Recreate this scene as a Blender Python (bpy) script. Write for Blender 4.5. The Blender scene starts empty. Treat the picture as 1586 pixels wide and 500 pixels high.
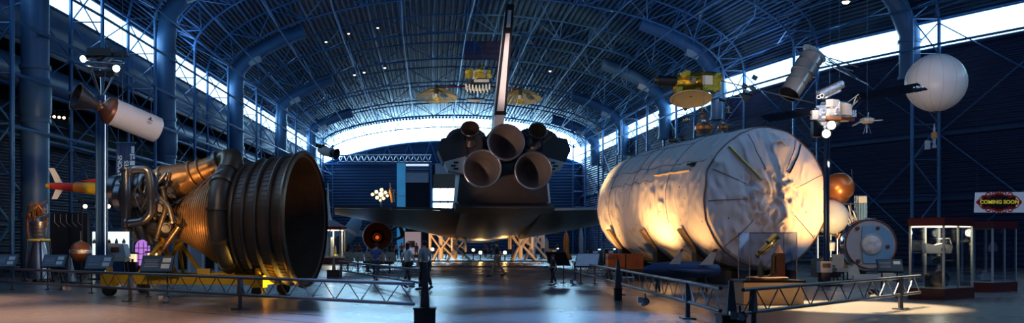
import bpy, bmesh, math, random
from mathutils import Vector, Matrix, noise as mnoise
V = Vector
PI = math.pi
rng = random.Random(7)
SC = bpy.context.scene
COL = SC.collection
F, VX, HY, EYE = 1500.0, 700.0, 378.0, 1.6


def P(px, py, Y):
    """point at depth Y seen at photo position px, py (planning the layout of the hall)"""
    return V(((px - VX) / F * Y, Y, EYE + (HY - py) / F * Y))


def G(px, Y):
    return V(((px - VX) / F * Y, Y, 0.0))


# ------------------------------------------------------------------ materials
MATS = {}


def mk(name, col, rough=0.5, metal=0.0, var=0.15, scale=3.0, bump=0.0, bscale=None, emit=None, estr=0.0, spec=0.5, coat=0.0):
    m = bpy.data.materials.new(name)
    m.use_nodes = True
    nt = m.node_tree
    b = nt.nodes['Principled BSDF']
    tc = nt.nodes.new('ShaderNodeTexCoord')
    nz = nt.nodes.new('ShaderNodeTexNoise')
    nz.inputs['Scale'].default_value = scale
    nz.inputs['Detail'].default_value = 5
    nt.links.new(tc.outputs['Object'], nz.inputs['Vector'])
    mx = nt.nodes.new('ShaderNodeMix')
    mx.data_type = 'RGBA'
    lo = [max(0, c * (1 - var * 1.6)) for c in col]
    hi = [min(1, c * (1 + var * 1.6)) for c in col]
    mx.inputs[6].default_value = (*lo, 1)
    mx.inputs[7].default_value = (*hi, 1)
    nt.links.new(nz.outputs['Fac'], mx.inputs[0])
    nt.links.new(mx.outputs[2], b.inputs['Base Color'])
    b.inputs['Roughness'].default_value = rough
    b.inputs['Metallic'].default_value = metal
    b.inputs['Specular IOR Level'].default_value = spec
    if coat:
        b.inputs['Coat Weight'].default_value = coat
    if bump:
        bz = nt.nodes.new('ShaderNodeTexNoise')
        bz.inputs['Scale'].default_value = bscale or scale * 4
        bz.inputs['Detail'].default_value = 6
        nt.links.new(tc.outputs['Object'], bz.inputs['Vector'])
        bp = nt.nodes.new('ShaderNodeBump')
        bp.inputs['Strength'].default_value = bump
        bp.inputs['Distance'].default_value = 0.05
        nt.links.new(bz.outputs['Fac'], bp.inputs['Height'])
        nt.links.new(bp.outputs['Normal'], b.inputs['Normal'])
    if emit:
        b.inputs['Emission Color'].default_value = (*emit, 1)
        b.inputs['Emission Strength'].default_value = estr
    MATS[name] = m
    return m


def mk_siding(name, col, period, rough=0.5):
    m = mk(name, col, rough, 0.0, 0.2, 0.35)
    nt = m.node_tree
    b = nt.nodes['Principled BSDF']
    tc = nt.nodes['Texture Coordinate']
    w = nt.nodes.new('ShaderNodeTexWave')
    w.bands_direction = 'Z'
    w.inputs['Scale'].default_value = 0.314 / period
    w.inputs['Distortion'].default_value = 0
    nt.links.new(tc.outputs['Object'], w.inputs['Vector'])
    bp = nt.nodes.new('ShaderNodeBump')
    bp.inputs['Strength'].default_value = 0.9
    bp.inputs['Distance'].default_value = 0.12
    nt.links.new(w.outputs['Fac'], bp.inputs['Height'])
    nt.links.new(bp.outputs['Normal'], b.inputs['Normal'])
    return m


def mk_emit(name, col, s):
    m = bpy.data.materials.new(name)
    m.use_nodes = True
    nt = m.node_tree
    b = nt.nodes['Principled BSDF']
    b.inputs['Base Color'].default_value = (*col, 1)
    b.inputs['Emission Color'].default_value = (*col, 1)
    b.inputs['Emission Strength'].default_value = s
    tc = nt.nodes.new('ShaderNodeTexCoord')
    nz = nt.nodes.new('ShaderNodeTexNoise')
    nz.inputs['Scale'].default_value = 0.3
    nt.links.new(tc.outputs['Object'], nz.inputs['Vector'])
    mp = nt.nodes.new('ShaderNodeMapRange')
    mp.inputs['To Min'].default_value = s * 0.85
    mp.inputs['To Max'].default_value = s * 1.15
    nt.links.new(nz.outputs['Fac'], mp.inputs['Value'])
    nt.links.new(mp.outputs['Result'], b.inputs['Emission Strength'])
    MATS[name] = m
    return m


def mk_glass(name, tint=(0.9, 0.95, 1.0), refl=0.12):
    m = bpy.data.materials.new(name)
    m.use_nodes = True
    nt = m.node_tree
    nt.nodes.clear()
    out = nt.nodes.new('ShaderNodeOutputMaterial')
    tr = nt.nodes.new('ShaderNodeBsdfTransparent')
    tr.inputs['Color'].default_value = (*tint, 1)
    gl = nt.nodes.new('ShaderNodeBsdfGlossy')
    gl.inputs['Roughness'].default_value = 0.03
    lw = nt.nodes.new('ShaderNodeLayerWeight')
    lw.inputs['Blend'].default_value = 0.3
    mp = nt.nodes.new('ShaderNodeMapRange')
    mp.inputs['To Min'].default_value = refl * 0.4
    mp.inputs['To Max'].default_value = refl * 4
    nt.links.new(lw.outputs['Fresnel'], mp.inputs['Value'])
    mx = nt.nodes.new('ShaderNodeMixShader')
    nt.links.new(mp.outputs['Result'], mx.inputs[0])
    nt.links.new(tr.outputs[0], mx.inputs[1])
    nt.links.new(gl.outputs[0], mx.inputs[2])
    nt.links.new(mx.outputs[0], out.inputs[0])
    MATS[name] = m
    return m


mk('steel', (0.055, 0.18, 0.40), 0.4, 0.25, 0.15, 1.0)
mk('steel_dark', (0.03, 0.08, 0.18), 0.45, 0.25, 0.15, 1.0)
mk('duct', (0.055, 0.145, 0.30), 0.42, 0.1, 0.15, 0.8)
mk('duct_dim', (0.025, 0.06, 0.13), 0.5, 0.1, 0.15, 0.8)
mk('deck', (0.028, 0.085, 0.18), 0.55, 0.0, 0.15, 0.3)
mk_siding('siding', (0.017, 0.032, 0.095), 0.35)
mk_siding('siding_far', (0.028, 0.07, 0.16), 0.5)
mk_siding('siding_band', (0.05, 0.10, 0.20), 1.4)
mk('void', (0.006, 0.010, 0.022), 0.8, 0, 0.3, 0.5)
mk('black', (0.010, 0.011, 0.014), 0.45, 0, 0.3, 4)
mk('black_gloss', (0.008, 0.009, 0.012), 0.18, 0, 0.3, 4)
mk('rubber', (0.012, 0.012, 0.013), 0.75, 0, 0.3, 8)
mk('rail_metal', (0.10, 0.11, 0.14), 0.35, 0.6, 0.15, 4)
mk('white_paint', (0.78, 0.76, 0.74), 0.4, 0, 0.06, 2)
mk('white_dim', (0.45, 0.46, 0.50), 0.5, 0, 0.12, 3)
mk('tile_white', (0.70, 0.66, 0.66), 0.55, 0, 0.1, 1.2, 0.15, 6)
mk('tile_dark', (0.050, 0.036, 0.036), 0.5, 0, 0.25, 0.8, 0.2, 5)
mk('nozzle_out', (0.20, 0.15, 0.14), 0.38, 0.55, 0.2, 1.5, 0.1, 8)
mk('nozzle_in', (0.25, 0.20, 0.19), 0.45, 0.2, 0.2, 1.5)
mk('inconel', (0.20, 0.145, 0.10), 0.36, 0.8, 0.3, 1.5, 0.2, 7)
mk('bell_dark', (0.10, 0.088, 0.08), 0.42, 0.6, 0.3, 1.2, 0.25, 9)
mk('bell_in', (0.10, 0.06, 0.04), 0.6, 0.3, 0.35, 1.5, 0.3, 9)
mk('gold_tubes', (0.36, 0.21, 0.10), 0.38, 0.6, 0.25, 2.0, 0.25, 10)
mk('pipe_steel', (0.25, 0.255, 0.27), 0.33, 0.8, 0.25, 2.5, 0.1, 12)
mk('chrome', (0.72, 0.72, 0.75), 0.12, 1.0, 0.08, 3)
mk('silver_tube', (0.50, 0.48, 0.48), 0.26, 0.55, 0.12, 2)
mk('brushed', (0.50, 0.50, 0.54), 0.28, 0.95, 0.12, 3)
mk('yellow', (0.72, 0.40, 0.02), 0.4, 0, 0.12, 3)
mk('yellow_pale', (0.75, 0.62, 0.10), 0.4, 0, 0.12, 3)
mk('red', (0.45, 0.03, 0.02), 0.4, 0, 0.15, 3)
mk('dark_red', (0.12, 0.012, 0.014), 0.35, 0, 0.15, 3)
mk('orange', (0.75, 0.24, 0.03), 0.4, 0, 0.15, 3)
mk('copper', (0.55, 0.20, 0.07), 0.35, 0.7, 0.2, 2)
mk('brown_metal', (0.22, 0.09, 0.05), 0.4, 0.5, 0.25, 2)
mk('gold_foil', (0.90, 0.50, 0.06), 0.26, 0.85, 0.3, 5, 0.9, 14)
mk('gold_dull', (0.50, 0.38, 0.12), 0.4, 0.6, 0.2, 5)
mk('silver_foil', (0.72, 0.70, 0.72), 0.2, 0.9, 0.2, 5, 0.9, 12)
mk('solar', (0.010, 0.013, 0.022), 0.3, 0.2, 0.3, 8)
mk('balloon', (0.86, 0.83, 0.82), 0.35, 0, 0.05, 1.0)
mk('light_blue', (0.22, 0.42, 0.62), 0.45, 0, 0.15, 1.5)
mk('sky_panel', (0.10, 0.36, 0.60), 0.5, 0, 0.3, 0.4, emit=(0.06, 0.42, 0.85), estr=0.25)
mk('skin', (0.50, 0.30, 0.22), 0.5, 0, 0.08, 6)
mk('hair', (0.03, 0.02, 0.016), 0.6, 0, 0.3, 20)
mk('shirt_grey', (0.30, 0.32, 0.36), 0.8, 0, 0.15, 8)
mk('shirt_white', (0.60, 0.60, 0.62), 0.8, 0, 0.1, 8)
mk('shirt_red', (0.35, 0.06, 0.05), 0.8, 0, 0.15, 8)
mk('shirt_blue', (0.06, 0.10, 0.30), 0.8, 0, 0.15, 8)
mk('shirt_dark', (0.03, 0.032, 0.04), 0.8, 0, 0.15, 8)
mk('jeans', (0.03, 0.045, 0.09), 0.8, 0, 0.2, 8)
mk('trouser_dark', (0.015, 0.016, 0.02), 0.8, 0, 0.2, 8)
mk('trouser_tan', (0.25, 0.20, 0.15), 0.8, 0, 0.2, 8)
mk('panel_face', (0.045, 0.075, 0.12), 0.35, 0, 0.3, 6)
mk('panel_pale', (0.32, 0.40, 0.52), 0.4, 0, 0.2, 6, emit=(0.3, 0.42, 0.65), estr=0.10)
mk('card_white', (0.75, 0.75, 0.75), 0.5, 0, 0.1, 20)
mk('beige', (0.50, 0.42, 0.33), 0.5, 0, 0.12, 3)
mk('ped_tan', (0.34, 0.24, 0.14), 0.5, 0, 0.12, 3)
mk('wood', (0.14, 0.05, 0.02), 0.4, 0, 0.3, 6)
mk('brass', (0.30, 0.22, 0.10), 0.3, 0.9, 0.2, 4)
mk('purple', (0.16, 0.05, 0.18), 0.5, 0, 0.2, 3)
mk('flag_purple', (0.08, 0.05, 0.11), 0.7, 0, 0.25, 1.0)
mk('flag_stripe', (0.10, 0.075, 0.13), 0.7, 0, 0.25, 1.0)
mk('flag_blue', (0.04, 0.06, 0.20), 0.7, 0, 0.2, 2.0)
mk('banner_blue', (0.02, 0.06, 0.17), 0.55, 0, 0.1, 2.0)
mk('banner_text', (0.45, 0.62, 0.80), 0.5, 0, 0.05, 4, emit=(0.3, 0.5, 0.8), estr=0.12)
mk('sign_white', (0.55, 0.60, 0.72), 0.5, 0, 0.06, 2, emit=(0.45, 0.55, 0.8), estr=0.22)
mk('sign_red', (0.30, 0.02, 0.02), 0.5, 0, 0.2, 3, emit=(0.3, 0.02, 0.02), estr=0.12)
mk('sign_dark', (0.03, 0.008, 0.012), 0.5, 0, 0.2, 3)
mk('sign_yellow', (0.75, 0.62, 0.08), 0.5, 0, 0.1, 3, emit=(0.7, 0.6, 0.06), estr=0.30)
mk('panel_header', (0.42, 0.45, 0.50), 0.6, 0, 0.1, 0.5)
mk('tan_header', (0.20, 0.15, 0.11), 0.6, 0, 0.15, 0.5)
mk('frame_white', (0.62, 0.60, 0.52), 0.4, 0, 0.08, 4)
mk('jack_white', (0.70, 0.62, 0.50), 0.45, 0, 0.1, 3)
mk_emit('daylight', (0.37, 0.71, 1.0), 5.2)
mk_emit('daylight_far', (0.40, 0.74, 1.0), 20.0)
mk_emit('door_light', (0.62, 0.84, 1.0), 7.0)
mk_emit('lamp_warm', (1.0, 0.62, 0.22), 55)
mk_emit('lamp_white', (1.0, 0.86, 0.62), 40)
mk_emit('lamp_orange', (1.0, 0.45, 0.10), 18)
mk_emit('lamp_soft', (1.0, 0.72, 0.38), 7)
mk_emit('lamp_cool', (0.7, 0.85, 1.0), 12)
mk_emit('strip_led', (0.65, 0.80, 1.0), 0.9)
mk_emit('case_light', (1.0, 0.86, 0.60), 3.0)
mk_emit('vitrine', (0.85, 0.92, 0.80), 1.6)
mk_emit('vitrine_warm', (1.0, 0.72, 0.38), 1.4)
mk_emit('vitrine_purple', (0.45, 0.18, 0.65), 1.0)
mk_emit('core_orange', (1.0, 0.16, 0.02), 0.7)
mk_glass('glass')
mk_glass('glass_dark', (0.82, 0.86, 0.92), 0.02)


# ------------------------------------------------------------------ mesh building
class MB:
    def __init__(s):
        s.v, s.f, s.uv = [], [], None

    def _add(s, vs, fs):
        n = len(s.v)
        s.v += [V(v) for v in vs]
        s.f += [tuple(i + n for i in f) for f in fs]
        return s

    def box(s, c, d, rz=0.0, R=None, taper=1.0):
        c = V(c)
        M = R if R is not None else Matrix.Rotation(rz, 3, 'Z')
        vs = []
        for z in (-1, 1):
            k = taper if z > 0 else 1.0
            for x, y in ((-1, -1), (1, -1), (1, 1), (-1, 1)):
                vs.append(c + M @ V((x * d[0] / 2 * k, y * d[1] / 2 * k, z * d[2] / 2)))
        return s._add(vs, [(3, 2, 1, 0), (4, 5, 6, 7), (0, 1, 5, 4), (1, 2, 6, 5), (2, 3, 7, 6), (3, 0, 4, 7)])

    def tube(s, p0, p1, r, seg=8, r2=None):
        return s.path([p0, p1], [r, r if r2 is None else r2], seg)

    def path(s, pts, r, seg=8, cap=True):
        pts = [V(p) for p in pts]
        n = len(pts)
        rs = r if isinstance(r, (list, tuple)) else [r] * n
        vs, fs = [], []
        ref = None
        for i in range(n):
            d = (pts[min(i + 1, n - 1)] - pts[max(i - 1, 0)])
            if d.length < 1e-9:
                d = V((0, 0, 1))
            d.normalize()
            if ref is None:
                ref = d.orthogonal().normalized()
            ref = (ref - d * ref.dot(d))
            if ref.length < 1e-6:
                ref = d.orthogonal()
            ref.normalize()
            b = d.cross(ref)
            for k in range(seg):
                a = 2 * PI * k / seg
                vs.append(pts[i] + (ref * math.cos(a) + b * math.sin(a)) * rs[i])
        for i in range(n - 1):
            for k in range(seg):
                k2 = (k + 1) % seg
                fs.append((i * seg + k, i * seg + k2, (i + 1) * seg + k2, (i + 1) * seg + k))
        if cap:
            fs.append(tuple(reversed(range(seg))))
            fs.append(tuple((n - 1) * seg + k for k in range(seg)))
        return s._add(vs, fs)

    def lathe(s, prof, o=(0, 0, 0), ax=(0, 0, 1), seg=32, fn=None, ref=None, a0=0.0, a1=2 * PI):
        """prof: [(distance along ax, radius)]"""
        o, ax = V(o), V(ax).normalized()
        e1 = V(ref) if ref is not None else ax.orthogonal()
        e1 = (e1 - ax * e1.dot(ax)).normalized()
        e2 = ax.cross(e1)
        full = abs(a1 - a0 - 2 * PI) < 1e-6
        m = seg if full else seg + 1
        vs, fs = [], []
        for i, (t, r) in enumerate(prof):
            for k in range(m):
                a = a0 + (a1 - a0) * k / seg
                rr, tt = r, t
                if fn:
                    rr, tt = fn(t, r, a)
                vs.append(o + ax * tt + (e1 * math.cos(a) + e2 * math.sin(a)) * rr)
        for i in range(len(prof) - 1):
            for k in range(seg):
                k2 = (k + 1) % m
                fs.append((i * m + k, i * m + k2, (i + 1) * m + k2, (i + 1) * m + k))
        return s._add(vs, fs)

    def ball(s, c, r, seg=16, rings=10, sc=(1, 1, 1)):
        c = V(c)
        n = len(s.v)
        s.lathe([(-math.cos(PI * i / rings), max(1e-4, math.sin(PI * i / rings))) for i in range(rings + 1)], (0, 0, 0), (0, 0, 1), seg)
        for i in range(n, len(s.v)):
            q = s.v[i]
            s.v[i] = c + V((q.x * r * sc[0], q.y * r * sc[1], q.z * r * sc[2]))
        return s

    def torus(s, c, ax, R, r, seg=32, sr=8, a0=0, a1=2 * PI):
        ax = V(ax).normalized()
        e1 = ax.orthogonal().normalized()
        e2 = ax.cross(e1)
        n = seg
        pts = [V(c) + (e1 * math.cos(a0 + (a1 - a0) * k / n) + e2 * math.sin(a0 + (a1 - a0) * k / n)) * R for k in range(n + 1)]
        return s.path(pts, r, sr)

    def prism(s, poly, off):
        """polygon (3D points) pushed along off"""
        n = len(poly)
        off = V(off)
        vs = [V(p) for p in poly] + [V(p) + off for p in poly]
        fs = [tuple(reversed(range(n))), tuple(range(n, 2 * n))]
        for i in range(n):
            j = (i + 1) % n
            fs.append((i, j, j + n, i + n))
        return s._add(vs, fs)

    def loft(s, rows, closed=True, caps=True):
        m = len(rows[0])
        vs = [p for r in rows for p in r]
        fs = []
        for i in range(len(rows) - 1):
            for k in range(m if closed else m - 1):
                k2 = (k + 1) % m
                fs.append((i * m + k, i * m + k2, (i + 1) * m + k2, (i + 1) * m + k))
        if closed and caps:
            fs.append(tuple(reversed(range(m))))
            fs.append(tuple((len(rows) - 1) * m + k for k in range(m)))
        return s._add(vs, fs)

    def quad(s, a, b, c, d):
        return s._add([a, b, c, d], [(0, 1, 2, 3)])

    def build(s, name, mat, parent=None, smooth=None, normals=True):
        me = bpy.data.meshes.new(name)
        off = org(parent)
        me.from_pydata([v - off for v in s.v], [], s.f)
        if normals:
            bm = bmesh.new()
            bm.from_mesh(me)
            bmesh.ops.recalc_face_normals(bm, faces=bm.faces)
            bm.to_mesh(me)
            bm.free()
        if smooth is not None:
            for p in me.polygons:
                p.use_smooth = True
            me.set_sharp_from_angle(angle=math.radians(smooth))
        me.materials.append(MATS[mat] if isinstance(mat, str) else mat)
        o = bpy.data.objects.new(name, me)
        COL.objects.link(o)
        o.parent = parent
        return o


def org(o):
    t = V((0, 0, 0))
    while o is not None:
        t += o.location
        o = o.parent
    return t


def tag(o, label=None, cat=None, group=None, kind=None):
    if label:
        o['label'] = label
    if cat:
        o['category'] = cat
    if group:
        o['group'] = group
    if kind:
        o['kind'] = kind
    return o


def thing(name, label, cat, loc=(0, 0, 0), rz=0.0, group=None):
    o = bpy.data.objects.new(name, None)
    o.empty_display_size = 0.2
    COL.objects.link(o)
    o.location = loc
    o.rotation_euler = (0, 0, rz)
    return tag(o, label, cat, group)


def struct(name, mb, mat, smooth=None, normals=True):
    return tag(mb.build(name, mat, None, smooth, normals), kind='structure')


def copy_tree(o, parent=None):
    c = o.copy()
    COL.objects.link(c)
    c.parent = parent
    for ch in list(o.children):
        copy_tree(ch, c)
    return c


def again(o, loc, rz, label, group=None, scale=None):
    c = copy_tree(o)
    c.location = loc
    c.rotation_euler = (0, 0, rz)
    c['label'] = label
    if group:
        c['group'] = group
    if scale:
        c.scale = (scale,) * 3
    return c


def text(name, body, size, M, mat, parent, depth=0.01, bold=0.0, align='CENTER', spacing=1.0):
    cu = bpy.data.curves.new(name, 'FONT')
    cu.body = body
    cu.size = size
    cu.extrude = depth
    cu.offset = bold
    cu.align_x = align
    cu.align_y = 'CENTER'
    cu.space_character = spacing
    t = bpy.data.objects.new(name, cu)
    COL.objects.link(t)
    dg = bpy.context.evaluated_depsgraph_get()
    me = bpy.data.meshes.new_from_object(t.evaluated_get(dg))
    bpy.data.objects.remove(t)
    off = org(parent)
    me.transform(Matrix.Translation(-off) @ M)
    me.materials.clear()
    me.materials.append(MATS[mat])
    o = bpy.data.objects.new(name, me)
    COL.objects.link(o)
    o.parent = parent
    return o


def frame(o, xdir, ydir):
    """4x4 with local x, y along the given directions"""
    x = V(xdir).normalized()
    y = V(ydir).normalized()
    z = x.cross(y).normalized()
    M = Matrix((x, y, z)).transposed().to_4x4()
    M.translation = V(o)
    return M


def lamp(kind, loc, energy, col, target=None, size=0.3, angle=45, blend=0.5):
    d = bpy.data.lights.new(kind.lower() + '_light', kind)
    d.energy = energy
    d.color = col
    if kind == 'SPOT':
        d.spot_size = math.radians(angle)
        d.spot_blend = blend
        d.shadow_soft_size = size
    elif kind == 'AREA':
        d.shape = 'RECTANGLE'
        d.size, d.size_y = size if isinstance(size, tuple) else (size, size)
    else:
        d.shadow_soft_size = size
    o = bpy.data.objects.new(kind.lower() + '_light', d)
    COL.objects.link(o)
    o.location = loc
    if target is not None:
        o.rotation_euler = (V(target) - V(loc)).to_track_quat('-Z', 'Y').to_euler()
    return o


def interp(tab, y):
    if y <= tab[0][0]:
        return tab[0][1]
    for (a, p), (b, q) in zip(tab, tab[1:]):
        if y <= b:
            return p + (q - p) * (y - a) / (b - a)
    return tab[-1][1]
# ------------------------------------------------------------------ the hangar
LT = [(-30, -27), (45, -25), (58, -24.2), (165, -22)]
RT = [(-30, 48), (50, 46.5), (56, 44), (65, 38.6), (71, 35.2), (79, 31), (95, 27), (120, 25), (165, 22)]
AT = [(-30, 31), (40, 30), (70, 29), (96, 27), (130, 25), (165, 23)]
SPRING, CL0 = 17.9, 15.9
YB, YN = 165.0, -20.0
XL = lambda y: interp(LT, y)
XR = lambda y: interp(RT, y)


def sect(Y, t, off=0.0):
    """point of the vault at depth Y; t = 0 left eave .. pi right eave; off = metres inside the deck"""
    a, b = (XR(Y) - XL(Y)) / 2, interp(AT, Y) - SPRING
    cx = (XR(Y) + XL(Y)) / 2
    c, s = math.cos(t), math.sin(t)
    nx, nz = -b * c, a * s
    l = math.hypot(nx, nz)
    return V((cx - a * c - nx / l * off, Y, SPRING + b * s - nz / l * off))


# floor: polished concrete
fm = mk('floor_concrete', (0.12, 0.11, 0.115), 0.2, 0, 0.12, 0.12, spec=0.9)
nt = fm.node_tree
nz = nt.nodes.new('ShaderNodeTexNoise')
nz.inputs['Scale'].default_value = 0.2
nz.inputs['Detail'].default_value = 2
nt.links.new(nt.nodes['Texture Coordinate'].outputs['Object'], nz.inputs['Vector'])
mp = nt.nodes.new('ShaderNodeMapRange')
mp.inputs['To Min'].default_value = 0.24
mp.inputs['To Max'].default_value = 0.31
nt.links.new(nz.outputs['Fac'], mp.inputs['Value'])
nt.links.new(mp.outputs['Result'], nt.nodes['Principled BSDF'].inputs['Roughness'])
m = MB()
m.box((10, (YB + YN) / 2, -0.1), (90, YB - YN + 2, 0.2))
struct('floor', m, 'floor_concrete')
m = MB()
for a, b in ((G(-60, 33), G(500, 19.5)), (G(500, 19.5), G(700, 18))):
    d = (b - a).normalized()
    n = d.cross(V((0, 0, 1)))
    m.prism([a + n * 0.03, b + n * 0.03, b - n * 0.03, a - n * 0.03], (0, 0, 0.004))
struct('trim_1', m, 'rail_metal')

YS = [YN, 0, 20, 40, 50, 56, 60, 65, 71, 79, 87, 95, 107, 120, 135, 150, YB]
# ceiling deck with real ribs running along the hall
NR = 120
rows = []
for Y in YS:
    row = []
    for k in range(NR):
        for fr, o in ((0.0, 0.0), (0.12, -0.34), (0.5, -0.34), (0.62, 0.0)):
            row.append(sect(Y, PI * (k + fr) / NR, o))
    row.append(sect(Y, PI))
    rows.append(row)
m = MB()
m.loft(rows, closed=False)
struct('ceiling', m, 'deck')


def wallstrip(xs, z0, z1, ys=YS, off=0.0):
    m = MB()
    m.loft([[V((xs(y) + off, y, z0)), V((xs(y) + off, y, z1))] for y in ys], closed=False)
    return m


# left side: low siding, dark gallery recess with floor, pale band, clerestory
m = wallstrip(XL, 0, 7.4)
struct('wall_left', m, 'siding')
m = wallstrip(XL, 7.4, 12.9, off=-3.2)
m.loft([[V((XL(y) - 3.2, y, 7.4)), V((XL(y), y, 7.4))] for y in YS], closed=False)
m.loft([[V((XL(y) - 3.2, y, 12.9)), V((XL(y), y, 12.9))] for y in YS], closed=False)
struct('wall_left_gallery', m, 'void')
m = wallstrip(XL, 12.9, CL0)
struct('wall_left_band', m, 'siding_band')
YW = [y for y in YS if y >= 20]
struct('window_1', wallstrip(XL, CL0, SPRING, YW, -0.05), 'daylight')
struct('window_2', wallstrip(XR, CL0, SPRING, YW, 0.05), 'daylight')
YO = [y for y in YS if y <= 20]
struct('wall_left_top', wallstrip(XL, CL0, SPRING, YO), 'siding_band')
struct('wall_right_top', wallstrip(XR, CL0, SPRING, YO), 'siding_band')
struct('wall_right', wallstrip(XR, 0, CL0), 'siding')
m = MB()
for xs, sg in ((XL, 1), (XR, -1)):
    for z in (CL0, SPRING):
        m.path([V((xs(y) + sg * 0.06, y, z)) for y in YW], 0.09, 6)
struct('trim_2', m, 'steel_dark')
# right wall girt
m = MB()
for z in (9.6, 4.9):
    m.path([V((XR(y) - 0.12, y, z)) for y in YS if y >= 50], 0.22, 6)
struct('trim_3', m, 'steel_dark')
# front wall behind the viewer
m = MB()
m.quad(V((XL(YN), YN, 0)), V((XR(YN), YN, 0)), V((XR(YN), YN, 31)), V((XL(YN), YN, 31)))
struct('wall_front', m, 'siding')

# far wall and its crescent window
N = 48
a, cx = (XR(YB) - XL(YB)) / 2, (XR(YB) + XL(YB)) / 2
low = []
for k in range(N + 1):
    u = -1 + 2 * k / N
    low.append(V((cx + u * a, YB, 15.2 + 3.9 * (1 - abs(u) ** 2.2))))
m = MB()
m.loft([[V((p.x, YB, 0)), p] for p in low], closed=False)
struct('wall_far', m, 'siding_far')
m = MB()
rows = []
for k in range(N + 1):
    u = -1 + 2 * k / N
    t = math.acos(max(-1, min(1, -u)))
    rows.append([low[k] + V((0, 0.05, 0)), sect(YB, t) + V((0, 0.05, 0))])
m.loft(rows, closed=False)
struct('window_3', m, 'daylight_far')
m = MB()
for k in range(2, N - 1, 4):
    m.box((rows[k][0] + rows[k][1]) / 2 + V((0, -0.1, 0)), (0.12, 0.1, (rows[k][1] - rows[k][0]).length))
m.path([p + V((0, -0.1, 0)) for p in low], 0.22, 6)
for k in range(4, N - 3, 4):
    z = low[k].z
    for dx in (-1.3, 1.3):
        m.tube(low[k] + V((0, -0.2, 0)), (low[k].x + dx, YB - 0.2, 15.2), 0.09, 6)
m.tube((XL(YB), YB - 0.25, 15.2), (XR(YB), YB - 0.25, 15.2), 0.16, 6)
struct('trim_4', m, 'steel')
# lattice beam across the far wall
m = MB()
y = YB - 2.5
p0, p1 = P(523, 240, y), P(668, 240, y)
h = V((0, 0, -1.15))
for q in (V((0, 0, 0)), V((0, 0.9, 0))):
    m.tube(p0 + q, p1 + q, 0.10, 6)
    m.tube(p0 + q + h, p1 + q + h, 0.10, 6)
n = 16
for k in range(n):
    a0 = p0 + (p1 - p0) * k / n
    a1 = p0 + (p1 - p0) * (k + 0.5) / n
    a2 = p0 + (p1 - p0) * (k + 1) / n
    m.tube(a0, a1 + h, 0.07, 5).tube(a1 + h, a2, 0.07, 5)
struct('trim_5', m, 'brushed')


def farbox(px0, px1, py0, py1, d=0.3, y=YB):
    a, b = P(px0, py1, y), P(px1, py0, y)
    m = MB()
    m.box(((a.x + b.x) / 2, y - d / 2, (max(a.z, 0) + b.z) / 2), (b.x - a.x, d, b.z - max(a.z, 0)))
    return m


struct('trim_6', farbox(615, 628, 252, 395, 0.5), 'sky_panel')
struct('door_1', farbox(629, 664, 283, 395, 0.2), 'void')
struct('trim_7', farbox(629, 664, 268, 283, 0.6), 'panel_header')
struct('trim_8', farbox(629, 664, 254, 257, 0.4), 'strip_led')
struct('trim_9', farbox(666, 669, 250, 395, 0.7), 'steel')
a_, b_ = P(671, 332, YB), P(712, 292, YB)
m = MB().box(((a_.x + b_.x) / 2, YB - .1, (a_.z + b_.z) / 2), (b_.x - a_.x, .2, b_.z - a_.z))
struct('window_4', m, 'door_light')
m = MB().box(P(691, 312.5, YB - .2), (4.5, .3, .35))
for px in (682, 694):
    q = farbox(px, px + 1.2, 292, 395, 0.4) if px < 0 else MB().box(P(px, 312, YB - .2), (.13, .2, 4.4))
    m._add(q.v, q.f)
struct('trim_10', m, 'steel_dark')
struct('trim_11', farbox(671, 712, 270, 292, 0.5), 'tan_header')
struct('trim_12', farbox(674, 712, 254, 270, 0.9), 'panel_header')

# ---- trusses: two curved chords with zigzag webs and lattice legs
TY = [49, 60, 70, 80, 91, 103, 114, 126, 137, 149, 159]
NT = 22


def lattice(m, A, B, r1, r2):
    for L in (A, B):
        m.path(L, r1, 6)
    for k in range(len(A) - 1):
        if k % 2:
            m.tube(A[k], B[k + 1], r2, 5)
        else:
            m.tube(B[k], A[k + 1], r2, 5)
        m.tube(A[k], B[k], r2 * 0.85, 5)


for Y in TY:
    m = MB()
    A = [sect(Y, PI * k / NT, 0.55) for k in range(NT + 1)]
    B = [sect(Y, PI * k / NT, 2.5) for k in range(NT + 1)]
    lattice(m, A, B, 0.10, 0.055)
    for xs, sg in ((XL, 1), (XR, -1)):
        zs = [SPRING - 0.0 - k * 2.55 for k in range(8)]
        zs[-1] = 0.0
        A = [V((xs(Y) + sg * 0.55, Y, z)) for z in zs]
        B = [V((xs(Y) + sg * 2.5, Y, z)) for z in zs]
        lattice(m, A, B, 0.13, 0.055)
    struct('ceiling_truss', m, 'steel', 60)
# long members and the diagonals between trusses
m = MB()
for k in range(1, NT, 2):
    t = PI * k / NT
    m.path([sect(Y, t, 2.5) for Y in TY], 0.085, 5)
for k in range(0, NT + 1, 2):
    t = PI * k / NT
    m.path([sect(Y, t, 0.55) for Y in TY], 0.07, 5)
struct('ceiling_purlin', m, 'steel', 60)
m = MB()
for Y0, Y1 in zip(TY, TY[1:]):
    ym = (Y0 + Y1) / 2
    for k in range(1, NT, 2):
        t = PI * k / NT
        top = sect(ym, t, 0.5)
        for yy in (Y0, Y1):
            m.tube(sect(yy, t, 2.5), top, 0.06, 5)
        for dk in (-1, 1):
            m.tube(top, sect(Y0 if dk < 0 else Y1, PI * (k + dk) / NT, 2.5), 0.05, 5)
struct('ceiling_bracing', m, 'steel')
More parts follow.
